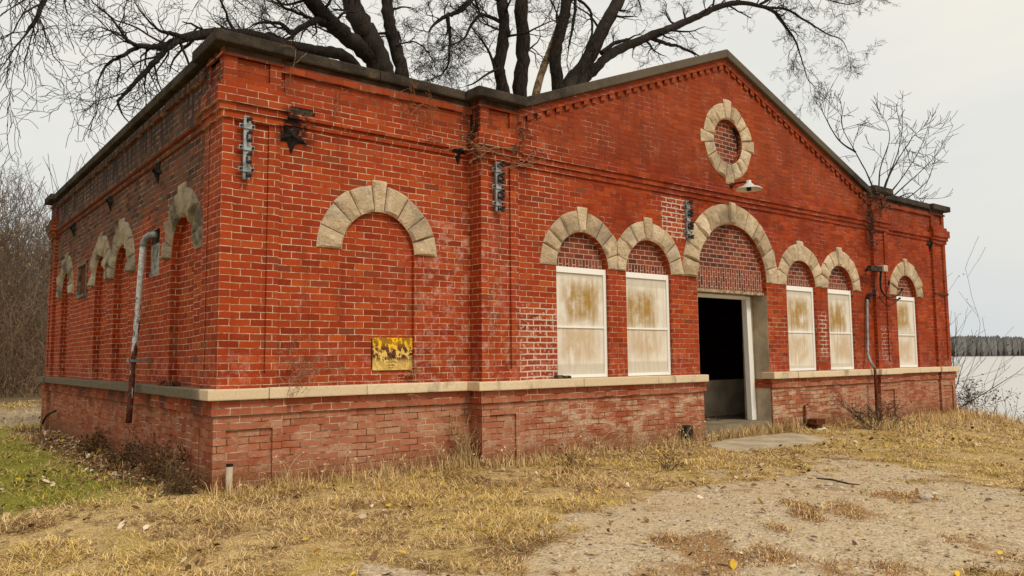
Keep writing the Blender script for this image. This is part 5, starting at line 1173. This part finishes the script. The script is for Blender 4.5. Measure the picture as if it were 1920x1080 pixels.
B.limb([(1128, 100), (1150, 82), (1178, 74)], YB-.3, [.10, .085, .06], 2, (.5, 1.), 2)
B.limb([(1080, -40), (1078, 20), (1072, 60), (1066, 90)], YB-.3, [.06, .06, .05, .03], 7, (.7, 1.4), 2, -.03)
B.limb([(1085, 0), (1106, 20), (1110, 60), (1100, 85)], YB-.2, [.06, .05, .045, .03], 6, (.7, 1.4), 2, -.03)
B.limb([(938, 0), (905, -22), (882, 0), (862, 20), (838, 30), (818, 42), (805, 58)], list(np.linspace(YB-.2, YB-1.5, 7)), [.13, .115, .10, .085, .07, .05, .03], 12, (.8, 1.7), 3, -.02, k0=.25)
B.limb([(838, 30), (843, 62), (843, 92), (840, 120), (828, 140)], list(np.linspace(YB-1.3, YB-1.6, 5)), [.07, .055, .045, .035, .02], 11, (.7, 1.5), 3, -.04, k0=.1)
B.limb([(936, 40), (905, 28), (885, 45), (870, 72), (845, 85)], list(np.linspace(YB-.2, YB-1.2, 5)), [.075, .06, .05, .035, .02], 10, (.7, 1.5), 3, -.02)
B.limb([(936, 128), (915, 138), (890, 155), (872, 162)], YB-.5, [.05, .04, .03, .012], 5, (.5, 1.), 2)
B.limb([(932, 140), (918, 100), (905, 78), (890, 60)], YB-.4, [.06, .045, .035, .02], 8, (.6, 1.3), 3)
B.limb([(742, 85), (775, 78), (800, 95), (815, 118)], [YB+1]*4, [.03, .025, .02, .01], 6, (.6, 1.2), 2)
B.done()
# ---- the wood on the left: one tree of each kind, then copies
def wood_tree(seed, H, lean, col, nl):
    T = Twigs(seed); mb = MB(); R = random.Random(seed); P = []; x = y = 0.
    for k in range(9): P.append((x, y, -.2+H*.75*k/8)); x += R.gauss(lean, .12); y += R.gauss(0, .12)
    r0 = H*.011; rr = [r0*(1-.8*k/8) for k in range(9)]; mb.tube(P, rr, 8)
    for k in range(15):
        i = R.randint(2, 8); a = R.uniform(0, 2*PI); v = Vector((math.cos(a), math.sin(a), R.uniform(.1, 1.2))).normalized()
        T.grow(P[i], tuple(v), H*R.uniform(.16, .34), max(.016, rr[i]*.45), 3, .18, .06, .75, (25, 60), 6, .0085, (.45, .7), .35)
    T.grow(P[-1], (0, 0, 1), H*.25, rr[-1], 3, .16, .06, .9, (25, 55), 6, .0085, (.5, .7), .35)
    return mb, T
protos = []
kinds = ((301, 9.5, .05, (.15, .108, .074), 0), (302, 8., -.08, (.15, .11, .075), 900), (303, 11.0, .0, (.15, .128, .105), 0), (304, 7.0, .1, (.125, .085, .055), 1800))
m_wood = mat('grey_brown_bark', plain((.12, .092, .07), .95, 0, .35, 6, .5))
LBL = ['slim bare tree in the wood left of the building', 'bare wood tree with a few brown leaves left of the building', 'tall pale bare tree rising above the wood on the left', 'short bushy tree with clinging brown leaves at the wood edge']
SPOT = [(0, -6.5, 33), (0, -2.2, 37.5), (0, 1.6, 43), (0, -11, 38), (0, 6, 52), (0, -1, 56),
        (1, -4.6, 30.5), (1, .1, 34), (1, -9, 33.5), (1, 4, 45), (1, -2.6, 46), (1, -14, 35), (1, 7, 47),
        (2, -4, 40), (2, 2.6, 52), (2, 10.5, 62), (2, -8, 47), (2, 5.5, 60),
        (3, -1.4, 29.5), (3, -6.2, 28.5), (3, 1.2, 36.8), (3, -10.5, 30), (3, 3.2, 41), (3, -16, 31), (3, -3.2, 32.6), (3, 5.2, 43.5)]
made = {}
pr = random.Random(9)
for q, (k, px_, py_) in enumerate(SPOT):
    z = float(gz(px_, py_))
    if k not in made:
        sd, H, ln, col, nl = kinds[k]; mb, T = wood_tree(sd, H, ln, col, nl)
        t = thing('bare_tree' if k != 3 else 'bushy_tree', LBL[k], 'tree', (px_, py_, z), 'trees of the wood on the left')
        mb.build('trunk', m_wood, t, smooth=True); T.build('crown', m_twig, t, 3, col, .35)
        if nl: V_, C_ = leaves(T.tips, sd, nl, .05, [(.30, .17, .085), (.22, .13, .07), (.38, .22, .10)], .06); fast('dead_leaves', V_, C_, 4, [(0, 1, 2, 3)], m_attr).parent = t
        made[k] = t
    else:
        s0 = made[k]; t = s0.copy(); COL.objects.link(t)
        for ch in s0.children: c = ch.copy(); COL.objects.link(c); c.parent = t
        t.location = (px_, py_, z)
    s_ = pr.uniform(.85, 1.15); t.scale = (s_, s_, s_*pr.uniform(.95, 1.08)); t.rotation_euler = (0, 0, pr.uniform(0, 6.28))
# thicket between the trunks and the denser wood beyond
T = Twigs(401); R = T.r
for k in range(2600):
    yy = R.uniform(26, 62); xx = R.uniform(-16, 9)*(yy/45)+R.uniform(-2, 2)-2; z = float(-.02*max(0, min(20, -xx)))
    if yy < 27.5 and R.random() < .5: continue
    H = R.uniform(1.2, 5.6) if R.random() < .75 else R.uniform(.4, 1.2)
    T.grow((xx, yy, z), (R.gauss(0, .3), R.gauss(0, .3), 1), H, R.uniform(.012, .03), 1, .14, .03, .85, (25, 65), 7, .008)
tag(T.build('undergrowth', m_twig, None, 3, (.175, .115, .07), .5), kind='stuff')
V_, C_ = leaves(T.tips, 402, 9000, .07, [(.26, .155, .085), (.19, .12, .07), (.34, .20, .09), (.11, .07, .045)], .5)
V_[:, 2] = np.abs(V_[:, 2]); tag(fast('undergrowth_leaves', V_, C_, 4, [(0, 1, 2, 3)], m_attr), kind='stuff')
T = Twigs(403); R = T.r
for k in range(1500):
    yy = R.uniform(66, 105); xx = R.uniform(-34, 18)
    T.grow((xx, yy, 0), (R.gauss(0, .08), 0, 1), R.uniform(7, 13.5), R.uniform(.06, .16), 1, .07, .05, .95, (20, 50), 8, .022)
tag(T.build('far_left_woods', m_twig, None, 3, (.20, .155, .115), .35), kind='stuff')
